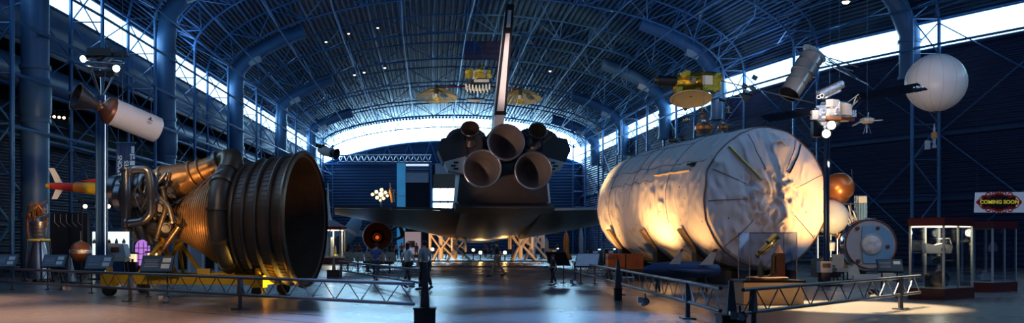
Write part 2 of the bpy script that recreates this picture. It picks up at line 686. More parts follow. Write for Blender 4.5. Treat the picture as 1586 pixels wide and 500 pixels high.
# bracing along both walls
m = MB()
for Y0, Y1 in zip(TY, TY[1:]):
    for xs, sg in ((XL, 1), (XR, -1)):
        zz = [0.3, 7.6, 13.0, 17.6] if sg > 0 else [0.3, 9.6, 17.6]
        for z0, z1 in zip(zz, zz[1:]):
            x0, x1 = xs(Y0) + sg * 0.6, xs(Y1) + sg * 0.6
            m.tube((x0, Y0, z0), (x1, Y1, z1), 0.05, 5)
            m.tube((x0, Y0, z1), (x1, Y1, z0), 0.05, 5)
for z in (7.6, 10.3, 13.0):
    for o in (0.6, 2.4):
        m.path([V((XL(Y) + o, Y, z)) for Y in TY], 0.10, 6)
for z in (15.7,):
    m.path([V((XR(Y) - 2.5, Y, z)) for Y in TY], 0.09, 6)
    m.path([V((XL(Y) + 2.5, Y, z)) for Y in TY], 0.09, 6)
struct('wall_bracing', m, 'steel')
# gallery catwalk with pale duct behind
m = MB()
m.loft([[V((XL(y) - 2.6, y, 7.45)), V((XL(y) + 0.5, y, 7.45)), V((XL(y) + 0.5, y, 7.65)), V((XL(y) - 2.6, y, 7.65))] for y in TY], closed=True)
for z in (8.2, 8.7):
    m.path([V((XL(y) + 0.45, y, z)) for y in TY], 0.035, 5)
struct('trim_13', m, 'steel_dark')

ORD = ['nearest the camera', 'second from the camera', 'third from the camera', 'fourth from the camera', 'farthest from the camera']


def air_duct(Y, left, label, r=0.74):
    xs, sg = (XL, 1) if left else (XR, -1)
    x = xs(Y) + sg * (1.55 if left else 0.85)
    zb = 0 if left else 13.8
    o = thing('air_duct', label, 'air duct', (x, Y, zb), 0, 'air ducts climbing the side walls')
    pts = [V((x, Y, z)) for z in ((0, 6, 12, 17.2) if left else (13.8, 15, 17.2))]
    ts = [0.20, 0.30, 0.42, 0.55, 0.7, 0.82]
    pts += [sect(Y, t if left else PI - t, 1.35) for t in ts]
    MB().path(pts, r, 20).build('duct_pipe', 'duct', o, 40)
    for z in (3.2, 8.4, 11.3, 16.6) if left else (13.9, 16.6):
        MB().lathe([(-0.12, r), (-0.12, r + 0.09), (0.12, r + 0.09), (0.12, r)], (x, Y, z), (0, 0, 1), 20).build('collar', 'duct', o, 40)
    if left:
        MB().lathe([(-1.1, r), (-0.7, r + 0.13), (0.7, r + 0.13), (1.1, r)], (x, Y, 9.6), (0, 0, 1), 20).build('sleeve', 'duct', o, 40)
    d = (pts[-3] - pts[-4]).normalized()
    MB().box(pts[-4] + V((sg * 0.5, -r * 0.6, -r * 0.6)), (1.3, 0.35, 0.6), R=Matrix.Rotation(-sg * 0.35, 3, 'Y')).build('vent_grille', 'panel_header', o)
    return o


for k, Y in enumerate((53.3, 75.5, 98, 121, 144)):
    air_duct(Y, True, 'blue vertical air duct on the gallery side wall, ' + ORD[k])
for k, Y in enumerate((71.8, 95, 112.5, 132, 150)):
    air_duct(Y, False, 'blue vertical air duct on the wall behind the fabric-wrapped module, ' + ORD[k])
tag(MB().path([V((XL(y) - 1.05, y, 11.6)) for y in (40, 58, 80, 110, 140, 160)], 0.95, 20).build('air_duct', 'duct', None, 40),
    'long level blue air duct running inside the dark gallery', 'air duct')

# flood lights on the gallery edge
def lamp_head(m_body, m_lens, p, d, r=0.14, l=0.3):
    d = V(d).normalized()
    m_body.lathe([(-l, 0.001), (-l, r * 0.6), (-l * 0.5, r * 0.95), (0, r), (0.0, r * 0.9)], p, d, 14)
    m_lens.lathe([(-0.02, 0.001), (-0.02, r * 0.88)], p, d, 14)


for i, (px, py, lb) in enumerate(((80, 183, 'four small lamp heads on the dark gallery edge beside the first air duct'),)):
    p = P(px, py, 60)
    o = thing('spotlight_bar', lb, 'spotlights', p)
    MB().tube(p + V((-0.4, 0, 0.5)), p + V((1.3, 0, 0.5)), 0.04, 6).build('bar', 'steel_dark', o)
    MB().box(p + V((0.5, 0.05, -0.6)), (1.6, 0.1, 0.4)).build('sign_board', 'duct_dim', o)
    for k in range(4):
        b, l = MB(), MB()
        q = p + V((k * 0.3 - 0.1, -0.1, 0.1 - 0.03 * k))
        lamp_head(b, l, q, (0.3, -1, -0.5), 0.1, 0.3)
        b.tube(q + V((0, 0.1, 0)), q + V((0, 0.1, 0.45)), 0.02, 5)
        h = b.build('lamp_head', 'black', o, 40)
        l.build('lens', 'lamp_soft', h)

# small lamps up in the roof
LP = [(505, 65, 'orange-white pinpoint roof lamp nearest the left trusses'), (540, 52, 'middle pinpoint lamp of the three high over the rocket nozzle'),
      (585, 43, 'highest pinpoint lamp of the three over the rocket nozzle'), (549, 116, 'roof lamp alone under the second arch beyond the nozzle'),
      (564, 112, 'roof lamp beside another one under the second arch'), (596, 105, 'roof lamp higher on the second arch, towards the tail fin'),
      (852, 110, 'small roof lamp just beside the tall tail fin'), (1081, 22, 'small roof lamp above the gold satellite'), (1310, 3, 'big warm roof lamp over the solar-winged satellite')]
for px, py, lb in LP:
    big = px == 1310
    Y = 62 if big else 92
    p = P(px, py, Y)
    o = thing('roof_lamp', lb, 'ceiling lamp', p, 0, 'roof lamps')
    r = 0.24 if big else 0.13
    MB().lathe([(0.5, 0.05), (0.35, r), (0, r * 1.3), (0, r)], p, (0, 0, 1), 14).tube(p + V((0, 0, 0.45)), p + V((0, 0, 2.2)), 0.03, 6).build('housing', 'steel_dark', o, 40)
    MB().ball(p, r * 0.9, 12, 8, (1, 1, 0.6)).build('bulb', 'lamp_warm' if big else 'lamp_soft', o, 60)
# ------------------------------------------------------------------ winged orbiter seen from behind
SY = 70.0
YAW = 2.5
SX = (779 - VX) / F * SY
shuttle = thing('space_shuttle', 'huge winged orbiter seen from behind with three dark engine bells and tall white tail fin', 'space shuttle', (SX, SY, 0), math.radians(YAW))
SM = MB


def sbuild(m, name, mat, parent=shuttle, smooth=35):
    """local orbiter coordinates: x right, y forward, z height at the aft face; nose-down attitude"""
    for i, v in enumerate(m.v):
        z = v.z - 0.062 * max(v.y, 0)
        if name in ('tail_fin', 'rudder', 'rudder_border', 'dark_border'):
            v = V((v.x - 0.32 + 0.045 * (v.z - 9), v.y, v.z))
        m.v[i] = V((v.x, v.y, z)) + org(parent)
    return m.build(name, mat, parent, smooth)


def sec(y, w, zb, zt, rt, chin=0.0):
    """fuselage section: flat floor, straight sides, rounded roof"""
    pts = [V((-w + 0.35, y, zb)), V((-w, y, zb + 0.5))]
    n = 14
    for k in range(n + 1):
        a = PI - PI * k / n
        pts.append(V((w * rt * math.copysign(abs(math.cos(a)) ** 0.75, math.cos(a)), y, zt - (zt - zb - 2.6) * (1 - math.sin(a) ** 0.8))))
    pts += [V((w, y, zb + 0.5)), V((w - 0.35, y, zb))]
    return pts


FS = [(0, 3.35, 4.2, 9.2, .93), (0.6, 3.55, 4.1, 9.5, .95), (5, 3.45, 3.9, 9.4, .94), (9, 2.9, 3.7, 8.9, .95), (22, 2.8, 3.7, 8.8, .95), (28, 2.7, 3.9, 8.3, .93), (32, 2.0, 4.3, 7.0, .9), (34.5, 0.9, 5.0, 7.8 - 1.2, .9)]
m = MB()
m.loft([sec(*f) for f in FS])
sbuild(m, 'fuselage', 'tile_white')
# dark aft bulkhead: a shallow domed heat shield filling the aft face
m = MB()
base = sec(-0.02, 3.32, 4.22, 9.15, .93)
c = V((0, -0.55, 6.4))
m.loft([base, [p.lerp(c, 0.35) + V((0, -0.35, 0)) for p in base], [p.lerp(c, 0.8) + V((0, -0.1, 0)) for p in base], [p.lerp(c, 0.98) for p in base]])
sbuild(m, 'aft_bulkhead', 'tile_dark')
# body flap
m = MB()
m.loft([[V((x, y, z)) for x, y, z in ((-3.5, yy, 4.15 - dz), (3.5, yy, 4.15 - dz), (3.5, yy, 4.15 + t), (-3.5, yy, 4.15 + t))] for yy, dz, t in ((0.3, 0.30, 0.45), (-1.9, 0.02, 0.10))])
sbuild(m, 'body_flap', 'tile_dark', smooth=None)
# belly tiles, bulging between the wings
m = MB()
rows = []
for y, w, z0 in ((0.2, 3.4, 3.85), (6, 4.6, 3.35), (16, 4.8, 3.15), (25, 3.4, 3.25), (32, 1.5, 4.0)):
    rows.append([V((w * math.cos(PI + PI * k / 12), y, 4.3 + (4.3 - z0) * math.sin(PI + PI * k / 12))) for k in range(13)])
m.loft(rows)
sbuild(m, 'belly', 'tile_dark')
# delta wings with elevons
for s in (-1, 1):
    def wsec(x, y0, y1, zc, th):
        n = 8
        up = [V((s * x, y1 + (y0 - y1) * k / n, zc + th * math.sin(PI * (k / n) ** 0.6) * 0.5)) for k in range(n + 1)]
        dn = [V((s * x, y1 + (y0 - y1) * k / n, zc - th * math.sin(PI * (k / n) ** 0.6) * 0.75 - 0.03)) for k in range(n, -1, -1)]
        return up + dn
    m = MB()
    m.loft([wsec(3.0, 0.2, 20, 4.1, 1.5), wsec(4.6, 0.2, 13.5, 4.05, 1.35), wsec(8.0, 0.8, 8.5, 4.15, 0.9), wsec(12.3, 1.6, 4.0, 4.3, 0.3)])
    w = sbuild(m, 'wing', 'tile_dark')
    m = MB()
    m.prism([V((s * 3.6, 0.25, 4.05)), V((s * 8, 0.85, 4.15)), V((s * 8, -0.35, 4.12)), V((s * 3.6, -1.15, 4.0))], (0, 0, 0.16))
    m.prism([V((s * 8.15, 0.9, 4.15)), V((s * 12.2, 1.6, 4.3)), V((s * 12.2, 0.7, 4.28)), V((s * 8.15, -0.3, 4.12))], (0, 0, 0.14))
    sbuild(m, 'elevon', 'tile_white' if s > 0 else 'tile_dark', w, None)
# main engine bells
def bell(px, py, r, tilt, name='main_engine', L=2.9):
    c = P(px, py, SY - 4.6)
    R = Matrix.Rotation(-math.radians(YAW), 3, 'Z')
    o = R @ (c - V((SX, SY, 0)))
    ax = V((tilt[0], -1, tilt[1])).normalized()
    prof = [(-L - 1.6, r * 0.62), (-L - 0.5, r * 0.5), (-L, r * 0.36)]
    outer = [(-L * (1 - t), r * (0.36 + 0.64 * (t ** 0.62))) for t in (0.1, 0.25, 0.45, 0.65, 0.85, 1.0)]
    m = MB().lathe(prof + outer, o, ax, 40)
    e = sbuild(m, name, 'nozzle_out')
    m = MB().lathe([(0.03, r * 0.995)] + [(-L * (1 - t) + 0.02, r * (0.36 + 0.64 * (t ** 0.62)) - 0.07) for t in (1.0, 0.85, 0.65, 0.45, 0.25, 0.1)] + [(-L, 0.3), (-L - 0.2, 0.001)], o, ax, 40)
    sbuild(m, 'bell_lining', 'nozzle_in', e)
    m = MB().torus(o + ax * 0.0, ax, r, 0.065, 40, 8).torus(o - ax * 0.5, ax, r * 0.955, 0.05, 40, 6).torus(o - ax * 1.1, ax, r * 0.87, 0.05, 40, 6)
    sbuild(m, 'rim', 'pipe_steel', e)
    return e


bell(784, 220, 1.22, (0.0, 0.12))
bell(747, 261, 1.26, (-0.06, -0.02))
bell(826, 264, 1.25, (0.06, -0.02))
# fairing humps around each engine root
for px, py in ((784, 226), (750, 262), (822, 264)):
    c = Matrix.Rotation(-math.radians(YAW), 3, 'Z') @ (P(px, py, SY) - V((SX, SY, 0)))
    m = MB().lathe([(0.9, 1.75), (0, 1.55), (-0.9, 1.12), (-1.5, 0.72)], c, (0, 1, 0), 28)
    for i, v in enumerate(m.v):
        pass
    m2 = MB().lathe([(0.5, 1.6), (0, 1.5), (-0.9, 1.2), (-1.6, 0.8)], c, (0, 1, 0), 28)
    sbuild(m2, 'engine_fairing', 'tile_dark')
# orbital engine pods
for s in (-1, 1):
    m = MB()
    rows = []
    for y, xo, xi, zb, zt in ((0.0, 4.15, 1.2, 7.2, 9.9), (-0.9, 4.0, 1.5, 7.3, 9.6), (1.5, 4.2, 0.9, 7.1, 10.3), (4.0, 4.0, 0.8, 7.1, 10.4), (7.5, 3.2, 1.2, 7.5, 9.4)):
        cxx, hw, cz, hh = s * (xo + xi) / 2, (xo - xi) / 2, (zb + zt) / 2, (zt - zb) / 2
        rows.append((y, [V((cxx + hw * math.copysign(abs(math.cos(a)) ** 0.7, math.cos(a)), y, cz + hh * math.copysign(abs(math.sin(a)) ** 0.8, math.sin(a)))) for a in [2 * PI * k / 24 for k in range(24)]]))
    rows.sort(key=lambda r: r[0])
    m.loft([r[1] for r in rows])
    pod = sbuild(m, 'engine_pod', 'tile_dark', smooth=50)
    # thruster block overhanging at the outer corner
    m = MB()
    m.loft([[V((s * x, y, z)) for x, z in ((2.6, 7.9), (4.35, 7.4), (4.75, 8.3), (4.5, 9.1), (2.9, 9.4))] for y in (1.4, -1.1)])
    blk = sbuild(m, 'thruster_block', 'tile_dark', pod, None)
    m = MB()
    m.prism([V((s * 2.75, -1.13, 6.55)), V((s * 4.0, -1.13, 6.85)), V((s * 4.3, -1.13, 7.45)), V((s * 2.75, -1.13, 7.85))], (0, 2.0, 0))
    b2 = sbuild(m, 'thruster_panel', 'tile_white', pod, None)
    m = MB()
    for k in range(3):
        m.box((s * (3.45 + 0.2 * (k % 2)), -1.16, 6.95 + 0.22 * k), (0.34, 0.05, 0.13))
    sbuild(m, 'thruster_port', 'black', b2, None)
    # small engine nozzle
    px, py = ((728, 199), (833, 202))[s > 0]
    c = Matrix.Rotation(-math.radians(YAW), 3, 'Z') @ (P(px, py, SY - 2.2) - V((SX, SY, 0)))
    ax = V((s * 0.06, -0.88, 0.50)).normalized()
    r = 0.64
    e = sbuild(MB().lathe([(-2.2, 0.62), (-1.5, 0.55), (-1.15, 0.24), (-0.8, 0.34), (-0.4, 0.5), (0, r)], c, ax, 28), 'orbital_engine', 'nozzle_out', pod)
    sbuild(MB().lathe([(0, r), (-0.35, 0.46), (-0.8, 0.28), (-1.0, 0.001)], c, ax, 28), 'orbital_engine_lining', 'brown_metal', pod)
    sbuild(MB().torus(c, ax, r, 0.04, 28, 6), 'orbital_engine_rim', 'pipe_steel', pod)
# tail fin: swept, thick split rudder
def fin(y0, y1, z0, z1, ya, yb, th, off=0.0):
    """quad plate from (y0..y1 at z0) to (ya..yb at z1) with half thickness th"""
    m = MB()
    rows = []
    for z, a, b, t in ((z0, y0, y1, th), (z1, ya, yb, th * 0.62)):
        rows.append([V((-t, a, z)), V((t, a, z)), V((t * 1.0, (a + b) / 2, z)), V((0.05, b, z)), V((-0.05, b, z)), V((-t, (a + b) / 2, z))])
    m.loft(rows)
    return m


tf = sbuild(fin(1.0, 8.2, 8.9, 17.7, -4.2, -1.2, 0.36), 'tail_fin', 'tile_white')
sbuild(fin(-0.27, 0.5, 10.9, 17.8, -4.38, -3.9, 0.40), 'rudder', 'tile_white', tf)
m = MB()
for sx in (-1, 1):
    rw = []
    for z, y in ((10.9, -.27), (17.8, -4.38)):
        k = (z - 10.9) / 6.9
        t = .40 * (1 - .38 * k)
        rw.append([V((sx * (t + .02), y + .5, z)), V((sx * (t + .02), y - .03, z)), V((sx * (t - .13), y - .03, z)), V((sx * (t - .13), y + .02, z))])
    m.loft(rw)
for z0, z1 in ((10.9, 11.15), (16.1, 16.45), (17.5, 17.85)):
    y = lambda z: -.27 - 4.11 * (z - 10.9) / 6.9
    t = .40 * (1 - .38 * (z0 - 10.9) / 6.9)
    m.prism([V((-t, y(z0) - .035, z0)), V((t, y(z0) - .035, z0)), V((t, y(z1) - .035, z1)), V((-t, y(z1) - .035, z1))], (0, .05, 0))
sbuild(m, 'rudder_border', 'black', tf, None)
m = MB()
for sx in (-1, 1):
    def q(z, f):
        """point on the fin side at height z, fraction f of the chord"""
        k = (z - 8.9) / 8.8
        y0, y1 = 1.0 - 5.2 * k, 8.2 - 9.4 * k
        th = 0.36 * (1 - 0.38 * k)
        y = y0 + (y1 - y0) * f
        t = th if f < 0.5 else th + (0.05 - th) * (f - 0.5) * 2
        return V((sx * (t + 0.015), y, z))
    def strip(za, fa, zb, fb, zc, fc, zd, fd):
        m.quad(q(za, fa), q(zb, fb), q(zc, fc), q(zd, fd))
    strip(10.9, 0, 10.9, .5, 11.35, .5, 11.35, 0)
    strip(16.2, 0, 16.2, .98, 16.6, .98, 16.6, 0)
    strip(11.2, 0, 11.2, .10, 17.7, .16, 17.7, 0)
    strip(11.2, .66, 11.2, .98, 17.7, .98, 17.7, .62)
    strip(17.4, 0, 17.4, .98, 17.7, .98, 17.7, 0)
sbuild(m, 'dark_border', 'black', tf, None)

# jack stands under the orbiter, white lattice lit from the floor
def jack_stand(px, Y, h, lb):
    o = thing('jack_stand', lb, 'jack stand', G(px, Y), 0, 'jack stands under the orbiter')
    g = G(px, Y)
    hw = 0.95
    m = MB()
    for sx in (-1, 1):
        for sy in (-1, 1):
            m.tube(g + V((sx * hw, sy * hw, h * 0.42)), g + V((sx * hw, sy * hw, h)), 0.10, 6)
    for sy in (-1, 1):
        m.tube(g + V((-hw, sy * hw, h)), g + V((hw, sy * hw, h)), 0.11, 6)
        m.tube(g + V((-hw, sy * hw, h * 0.98)), g + V((0, sy * hw, h * 0.45)), 0.07, 6)
        m.tube(g + V((hw, sy * hw, h * 0.98)), g + V((0, sy * hw, h * 0.45)), 0.07, 6)
        m.tube(g + V((-hw * .5, sy * hw, h)), g + V((hw, sy * hw, h * 0.5)), 0.05, 6)
    for sx in (-1, 1):
        m.tube(g + V((sx * hw, -hw, h)), g + V((sx * hw, hw, h)), 0.11, 6)
    m.build('top_frame', 'jack_white', o)
    MB().tube(g + V((0, 0, 0.3)), g + V((0, 0, h)), 0.2, 10).build('column', 'jack_white', o, 40)
    for k in range(3):
        a = PI / 2 + 0.5 + k * 2 * PI / 3
        f = g + V((math.cos(a) * 1.5, math.sin(a) * 1.5, 0))
        MB().tube(f + V((0, 0, 0.05)), g + V((0, 0, h * 0.62)), 0.10, 6).box(f + V((0, 0, 0.04)), (0.5, 0.5, 0.08)).build('leg', 'jack_white', o)
    return o


jack_stand(683, 84, 2.5, 'white lattice jack stand lit orange under the belly, beside the tall bright door')
jack_stand(705, 88, 2.1, 'white tripod jack stand just right of the lit lattice stand, under the left wing root')
jack_stand(806, 86, 2.75, 'white lattice jack stand under the right side of the orbiter belly')
jack_stand(825, 92, 2.9, 'white jack stand half hidden behind the right lattice stand')

# ------------------------------------------------------------------ big rocket engine lying on the yellow dolly
E0 = V((-4.55, 30.0, 1.6 + 38 / F * 30))
AX = V((-0.982, 0.187, 0.0)).normalized()
SD = V((-AX.y, AX.x, 0)) * 1.0        # horizontal, across the axis, towards the camera
if SD.y > 0:
    SD = -SD
UP = V((0, 0, 1))
eng = thing('rocket_engine', 'enormous bronze rocket engine on its side with ribbed flaring nozzle and pipework', 'rocket engine', V((E0.x, E0.y, 0)))


def EP(s, side, up):
    return E0 + AX * s + SD * side + UP * up


prof = [(0, 2.03), (0.1, 1.99), (0.6, 1.92), (1.2, 1.82), (1.8, 1.70), (2.15, 1.62)]
MB().lathe(prof, E0, AX, 64).build('nozzle_extension', 'bell_dark', eng, 40)
MB().lathe([(-0.01, 2.02), (0.02, 1.93), (0.6, 1.84), (1.2, 1.74), (1.8, 1.62), (2.5, 1.46), (3.2, 1.05), (3.8, 0.7), (4.4, 0.3), (4.5, 0.001)], E0, AX, 64).build('nozzle_lining', 'bell_in', eng, 40)
for s, r in ((0.02, 2.02), (0.45, 1.95), (0.9, 1.88), (1.32, 1.80), (1.72, 1.72)):
    t = 0.06 if s > 0.1 else 0.075
    MB().lathe([(s - t * 1.4, r - 0.01), (s - t * 0.9, r + 0.085), (s, r + 0.11), (s + t * 0.9, r + 0.075), (s + t * 1.4, r - 0.03)], E0, AX, 64).build('stiffening_band', 'bell_dark' if s > 0.1 else 'inconel', eng, 40)
m = MB()
for k in range(72):
    a = 2 * PI * k / 72
    e2 = SD * math.cos(a) + UP * math.sin(a)
    m.path([E0 + AX * s + e2 * (r + 0.004) for s, r in ((0.08, 1.985), (0.6, 1.92), (1.2, 1.82), (1.8, 1.70), (2.4, 1.57))], 0.012, 4)
m.build('nozzle_seam', 'bell_dark', eng)
prof = [(2.1, 1.60), (2.45, 1.50), (2.7, 1.40), (3.0, 1.22), (3.3, 1.03), (3.6, 0.86), (3.9, 0.70), (4.15, 0.56), (4.4, 0.48), (4.7, 0.52), (5.0, 0.56)]
MB().lathe(prof, E0, AX, 56).build('thrust_chamber', 'gold_tubes', eng, 40)
for k in range(16):
    s = 2.5 + k * 0.10
    r = interp([(a, b) for a, b in prof], s)
    MB().lathe([(s - 0.025, r), (s - 0.02, r + 0.035), (s + 0.02, r + 0.03), (s + 0.025, r - 0.02)], E0, AX, 56).build('hoop', 'gold_tubes', eng, 40)
# exhaust manifold wrapped round the bell
def ring_pt(s, r, a):
    return E0 + AX * s + (SD * math.sin(a) + UP * math.cos(a)) * r
pts, rs = [], []
for k in range(49):
    a = -0.15 + 2 * PI * k / 48
    pts.append(ring_pt(2.12 + 0.08 * math.cos(a), 1.66, a))
    rs.append(0.36 - 0.17 * (k / 48))
MB().path(pts, rs, 16).build('exhaust_manifold', 'bell_dark', eng, 40)
for k in (4, 8, 12, 16, 20):
    d = (pts[k + 1] - pts[k - 1]).normalized()
    MB().lathe([(-0.05, rs[k]), (-0.05, rs[k] + 0.05), (0.05, rs[k] + 0.05), (0.05, rs[k])], pts[k], d, 16).build('flange', 'inconel', eng, 40)
# heat exchanger duct: stepped cone then elbow into the manifold
d0, d1 = EP(4.75, 0.15, 1.02), EP(3.0, 0.15, 1.68)
da = (d1 - d0).normalized()
Ld = (d1 - d0).length
MB().lathe([(-0.25, 0.001), (-0.25, 0.50), (0, 0.60), (0.22, 0.62), (0.25, 0.66), (0.32, 0.66), (0.34, 0.60), (0.85, 0.50), (1.15, 0.40), (1.17, 0.45), (1.24, 0.45), (1.26, 0.38), (1.45, 0.36), (1.47, 0.41), (1.53, 0.41), (1.55, 0.34), (Ld, 0.32)], d0, da, 36).build('turbine_duct', 'gold_tubes', eng, 35)
el = [d1 - da * 0.05, d1 + da * 0.25, d1 + da * 0.45, EP(2.3, 0.30, 1.84), EP(2.15, 0.62, 1.64), EP(2.12, 0.9, 1.38)]
MB().path(el, [0.32, 0.33, 0.36, 0.39, 0.38, 0.36], 18).build('exhaust_elbow', 'inconel', eng, 40)
MB().lathe([(-0.05, 0.34), (-0.05, 0.42), (0.05, 0.42), (0.05, 0.34)], el[1], da, 20).build('flange', 'pipe_steel', eng, 40)
# turbopump and dome
MB().lathe([(5.0, 0.60), (5.05, 0.72), (5.2, 0.72), (5.25, 0.6), (5.5, 0.55), (5.75, 0.35), (5.85, 0.001)], E0, AX, 36).build('injector_dome', 'pipe_steel', eng, 40)
tp = EP(4.6, 0.25, 0.95)
MB().lathe([(0, 0.55), (0.12, 0.62), (0.3, 0.62), (0.35, 0.45), (0.7, 0.45), (0.75, 0.56), (1.0, 0.58), (1.05, 0.42), (1.35, 0.40), (1.4, 0.46), (1.6, 0.46), (1.62, 0.38), (1.75, 0.001)], EP(4.75, 0.2, 0.98), AX, 32).build('turbopump', 'pipe_steel', eng, 35)
MB().lathe([(-0.1, 0.40), (-0.05, 0.47), (0.5, 0.47), (0.55, 0.42), (0.56, 0.001)], EP(5.55, 0.35, 0.72), AX, 28).build('pump_inlet', 'pipe_steel', eng, 35)
MB().torus(EP(5.1, 0.2, 0.95), AX, 0.52, 0.17, 32, 10).build('pump_volute', 'pipe_steel', eng, 50)
# heavy pipes on the camera side
def pipe(pts, r, mat='pipe_steel', fl=True):
    o = MB().path(smooth_pts(pts), r, 14).build('pipe', mat, eng, 50)
    if fl:
        for q, q2 in ((pts[0], pts[1]), (pts[-1], pts[-2])):
            d = (V(q2) - V(q)).normalized()
            MB().lathe([(0, r), (0, r + 0.045), (0.07, r + 0.045), (0.07, r)], q, d, 14).build('pipe_flange', mat, o, 40)
    return o


def smooth_pts(pts, n=4, k=0.32):
    """round the corners of a polyline"""
    pts = [V(p) for p in pts]
    out = [pts[0]]
    for a, b, c in zip(pts, pts[1:], pts[2:]):
        r = min((a - b).length, (c - b).length) * k
        p0, p1 = b + (a - b).normalized() * r, b + (c - b).normalized() * r
        for i in range(n + 1):
            t = i / n
            out.append(p0 * (1 - t) ** 2 + b * 2 * t * (1 - t) + p1 * t * t)
    out.append(pts[-1])
    return out


YE = 30.2
Q = lambda px, py, d=0.0: P(px, py, YE - d)
pipe([Q(204, 266, .8), Q(212, 262, .9), Q(229, 263, .95), Q(234, 285, .95), Q(234, 330, .95), Q(222, 343, .9), Q(196, 346, .8)], 0.125)
pipe([Q(196, 262, .5), Q(196, 300, .7), Q(196, 358, .6)], 0.15)
pipe([Q(214, 340, .4), Q(205, 352, .4), Q(212, 372, .3)], 0.10)
pipe([Q(243, 268, .5), Q(240, 300, .6), Q(262, 318, .6), Q(268, 345, .5)], 0.08)
pipe([Q(252, 290, .5), Q(258, 320, .6), Q(248, 350, .5), Q(242, 372, .4)], 0.09, 'bell_dark')
pipe([Q(230, 310, .3), Q(246, 334, .5), Q(264, 330, .5), Q(275, 340, .4)], 0.05)
pipe([Q(190, 280, .2), Q(185, 300, .3), Q(190, 330, .3)], 0.06, 'bell_dark')
pipe([Q(278, 350, .7), Q(262, 372, .6), Q(252, 388, .5)], 0.085, 'inconel')
pipe([Q(236, 300, .2), Q(222, 318, .2), Q(226, 352, .2), Q(236, 378, .2)], 0.11, 'bell_dark')
pipe([Q(345, 262, 1.3), Q(322, 276, 1.0), Q(300, 300, .9)], 0.025, 'brushed', False)
for k in range(26):
    r2 = random.Random(k + 40)
    a = Q(r2.uniform(192, 262), r2.uniform(262, 300), r2.uniform(-.5, .5))
    b = Q(r2.uniform(198, 278), r2.uniform(305, 352), r2.uniform(-.5, .7))
    mid = (a + b) / 2 + V((r2.uniform(-.3, .3), r2.uniform(-.3, .1), r2.uniform(-.1, .1)))
    pipe([a, mid, b], r2.uniform(0.018, 0.055), r2.choice(['bell_dark', 'pipe_steel', 'inconel', 'black']), False)
for k, (px, py, r, d) in enumerate(((244, 318, .26, .25), (226, 330, .22, .1), (256, 350, .22, .3), (236, 356, .25, .1), (213, 310, .24, .0), (262, 300, .2, .3))):
    c = Q(px, py, d)
    MB().lathe([(-r, 0.001), (-r, r * 0.7), (-r * 0.6, r), (r * 0.6, r), (r, r * 0.7), (r, r * 0.45), (r + 0.06, r * 0.45), (r + 0.06, 0.001)], c, V((0.3, -0.8, 0.3 if k % 2 else -0.2)), 20).build('valve_body', 'bell_dark' if k % 2 else 'pipe_steel', eng, 40)

# yellow dolly
dol = thing('engine_dolly', 'yellow steel transport dolly on casters carrying the giant rocket engine', 'dolly', V((E0.x + AX.x * 3, E0.y + AX.y * 3, 0)))


def bar(m, a, b, w, h):
    a, b = V(a), V(b)
    d = (b - a)
    x = d.normalized()
    y = UP.cross(x).normalized()
    z = x.cross(y)
    M = Matrix((x, y, z)).transposed()
    m.box((a + b) / 2, (d.length, w, h), R=M)
    return m


D = lambda s, side, z: V((E0.x, E0.y, 0)) + AX * s + SD * side + UP * z
m = MB()
for side in (-1.0, 1.0):
    bar(m, D(0.9, side, 0.52), D(6.2, side, 0.52), 0.22, 0.30)
m.build('side_rail', 'yellow', dol)
m = MB()
for s in (1.0, 2.4, 4.2, 6.1):
    bar(m, D(s, -1.0, 0.5), D(s, 1.0, 0.5), 0.2, 0.24)
m.build('cross_rail', 'yellow', dol)
for side in (-0.9, 0.9):
    m = MB()
    for s0, s1 in ((4.95, 4.45), (4.1, 4.45), (4.45, 4.9)):
        pass
    m.tube(D(5.1, side, 0.65), D(4.5, side * 0.62, 1.72), 0.075, 8)
    m.tube(D(3.85, side, 0.65), D(4.5, side * 0.62, 1.72), 0.075, 8)
    m.tube(D(4.5, side, 0.65), D(4.5, side * 0.62, 1.72), 0.06, 8)
    m.ball(D(4.5, side * 0.62, 1.72), 0.12, 10, 6)
    m.build('a_frame_leg', 'yellow', dol)
    MB().tube(D(3.4, side, 0.62), D(1.9, side * 1.05, 0.72), 0.06, 8).box(D(2.9, side, 0.76), (0.4, 0.3, 0.18)).build('brace', 'yellow', dol)
MB().tube(D(4.5, -0.6, 1.72), D(4.5, 0.6, 1.72), 0.09, 10).build('cradle_bar', 'yellow', dol, 40)
for s in (1.1, 6.0):
    for side in (-1.05, 1.05):
        c = D(s, side, 0.0)
        b = MB().box(c + V((0, 0, 0.48)), (0.42, 0.36, 0.36), math.atan2(AX.y, AX.x)).lathe([(0, 0.1), (0.22, 0.1), (0.22, 0.001)], c + V((0, 0, 0.66)), (0, 0, 1), 12).build('caster', 'yellow', dol)
        m = MB()
        for q in (-0.1, 0.1):
            m.lathe([(-0.06, 0.001), (-0.06, 0.16), (-0.04, 0.18), (0.04, 0.18), (0.06, 0.16), (0.06, 0.001)], c + SD * q + V((0, 0, 0.18)), SD, 18)
        m.build('wheel', 'rubber', b, 40)
# front caster seen under the barrier rail
c = G(371, 27.9)
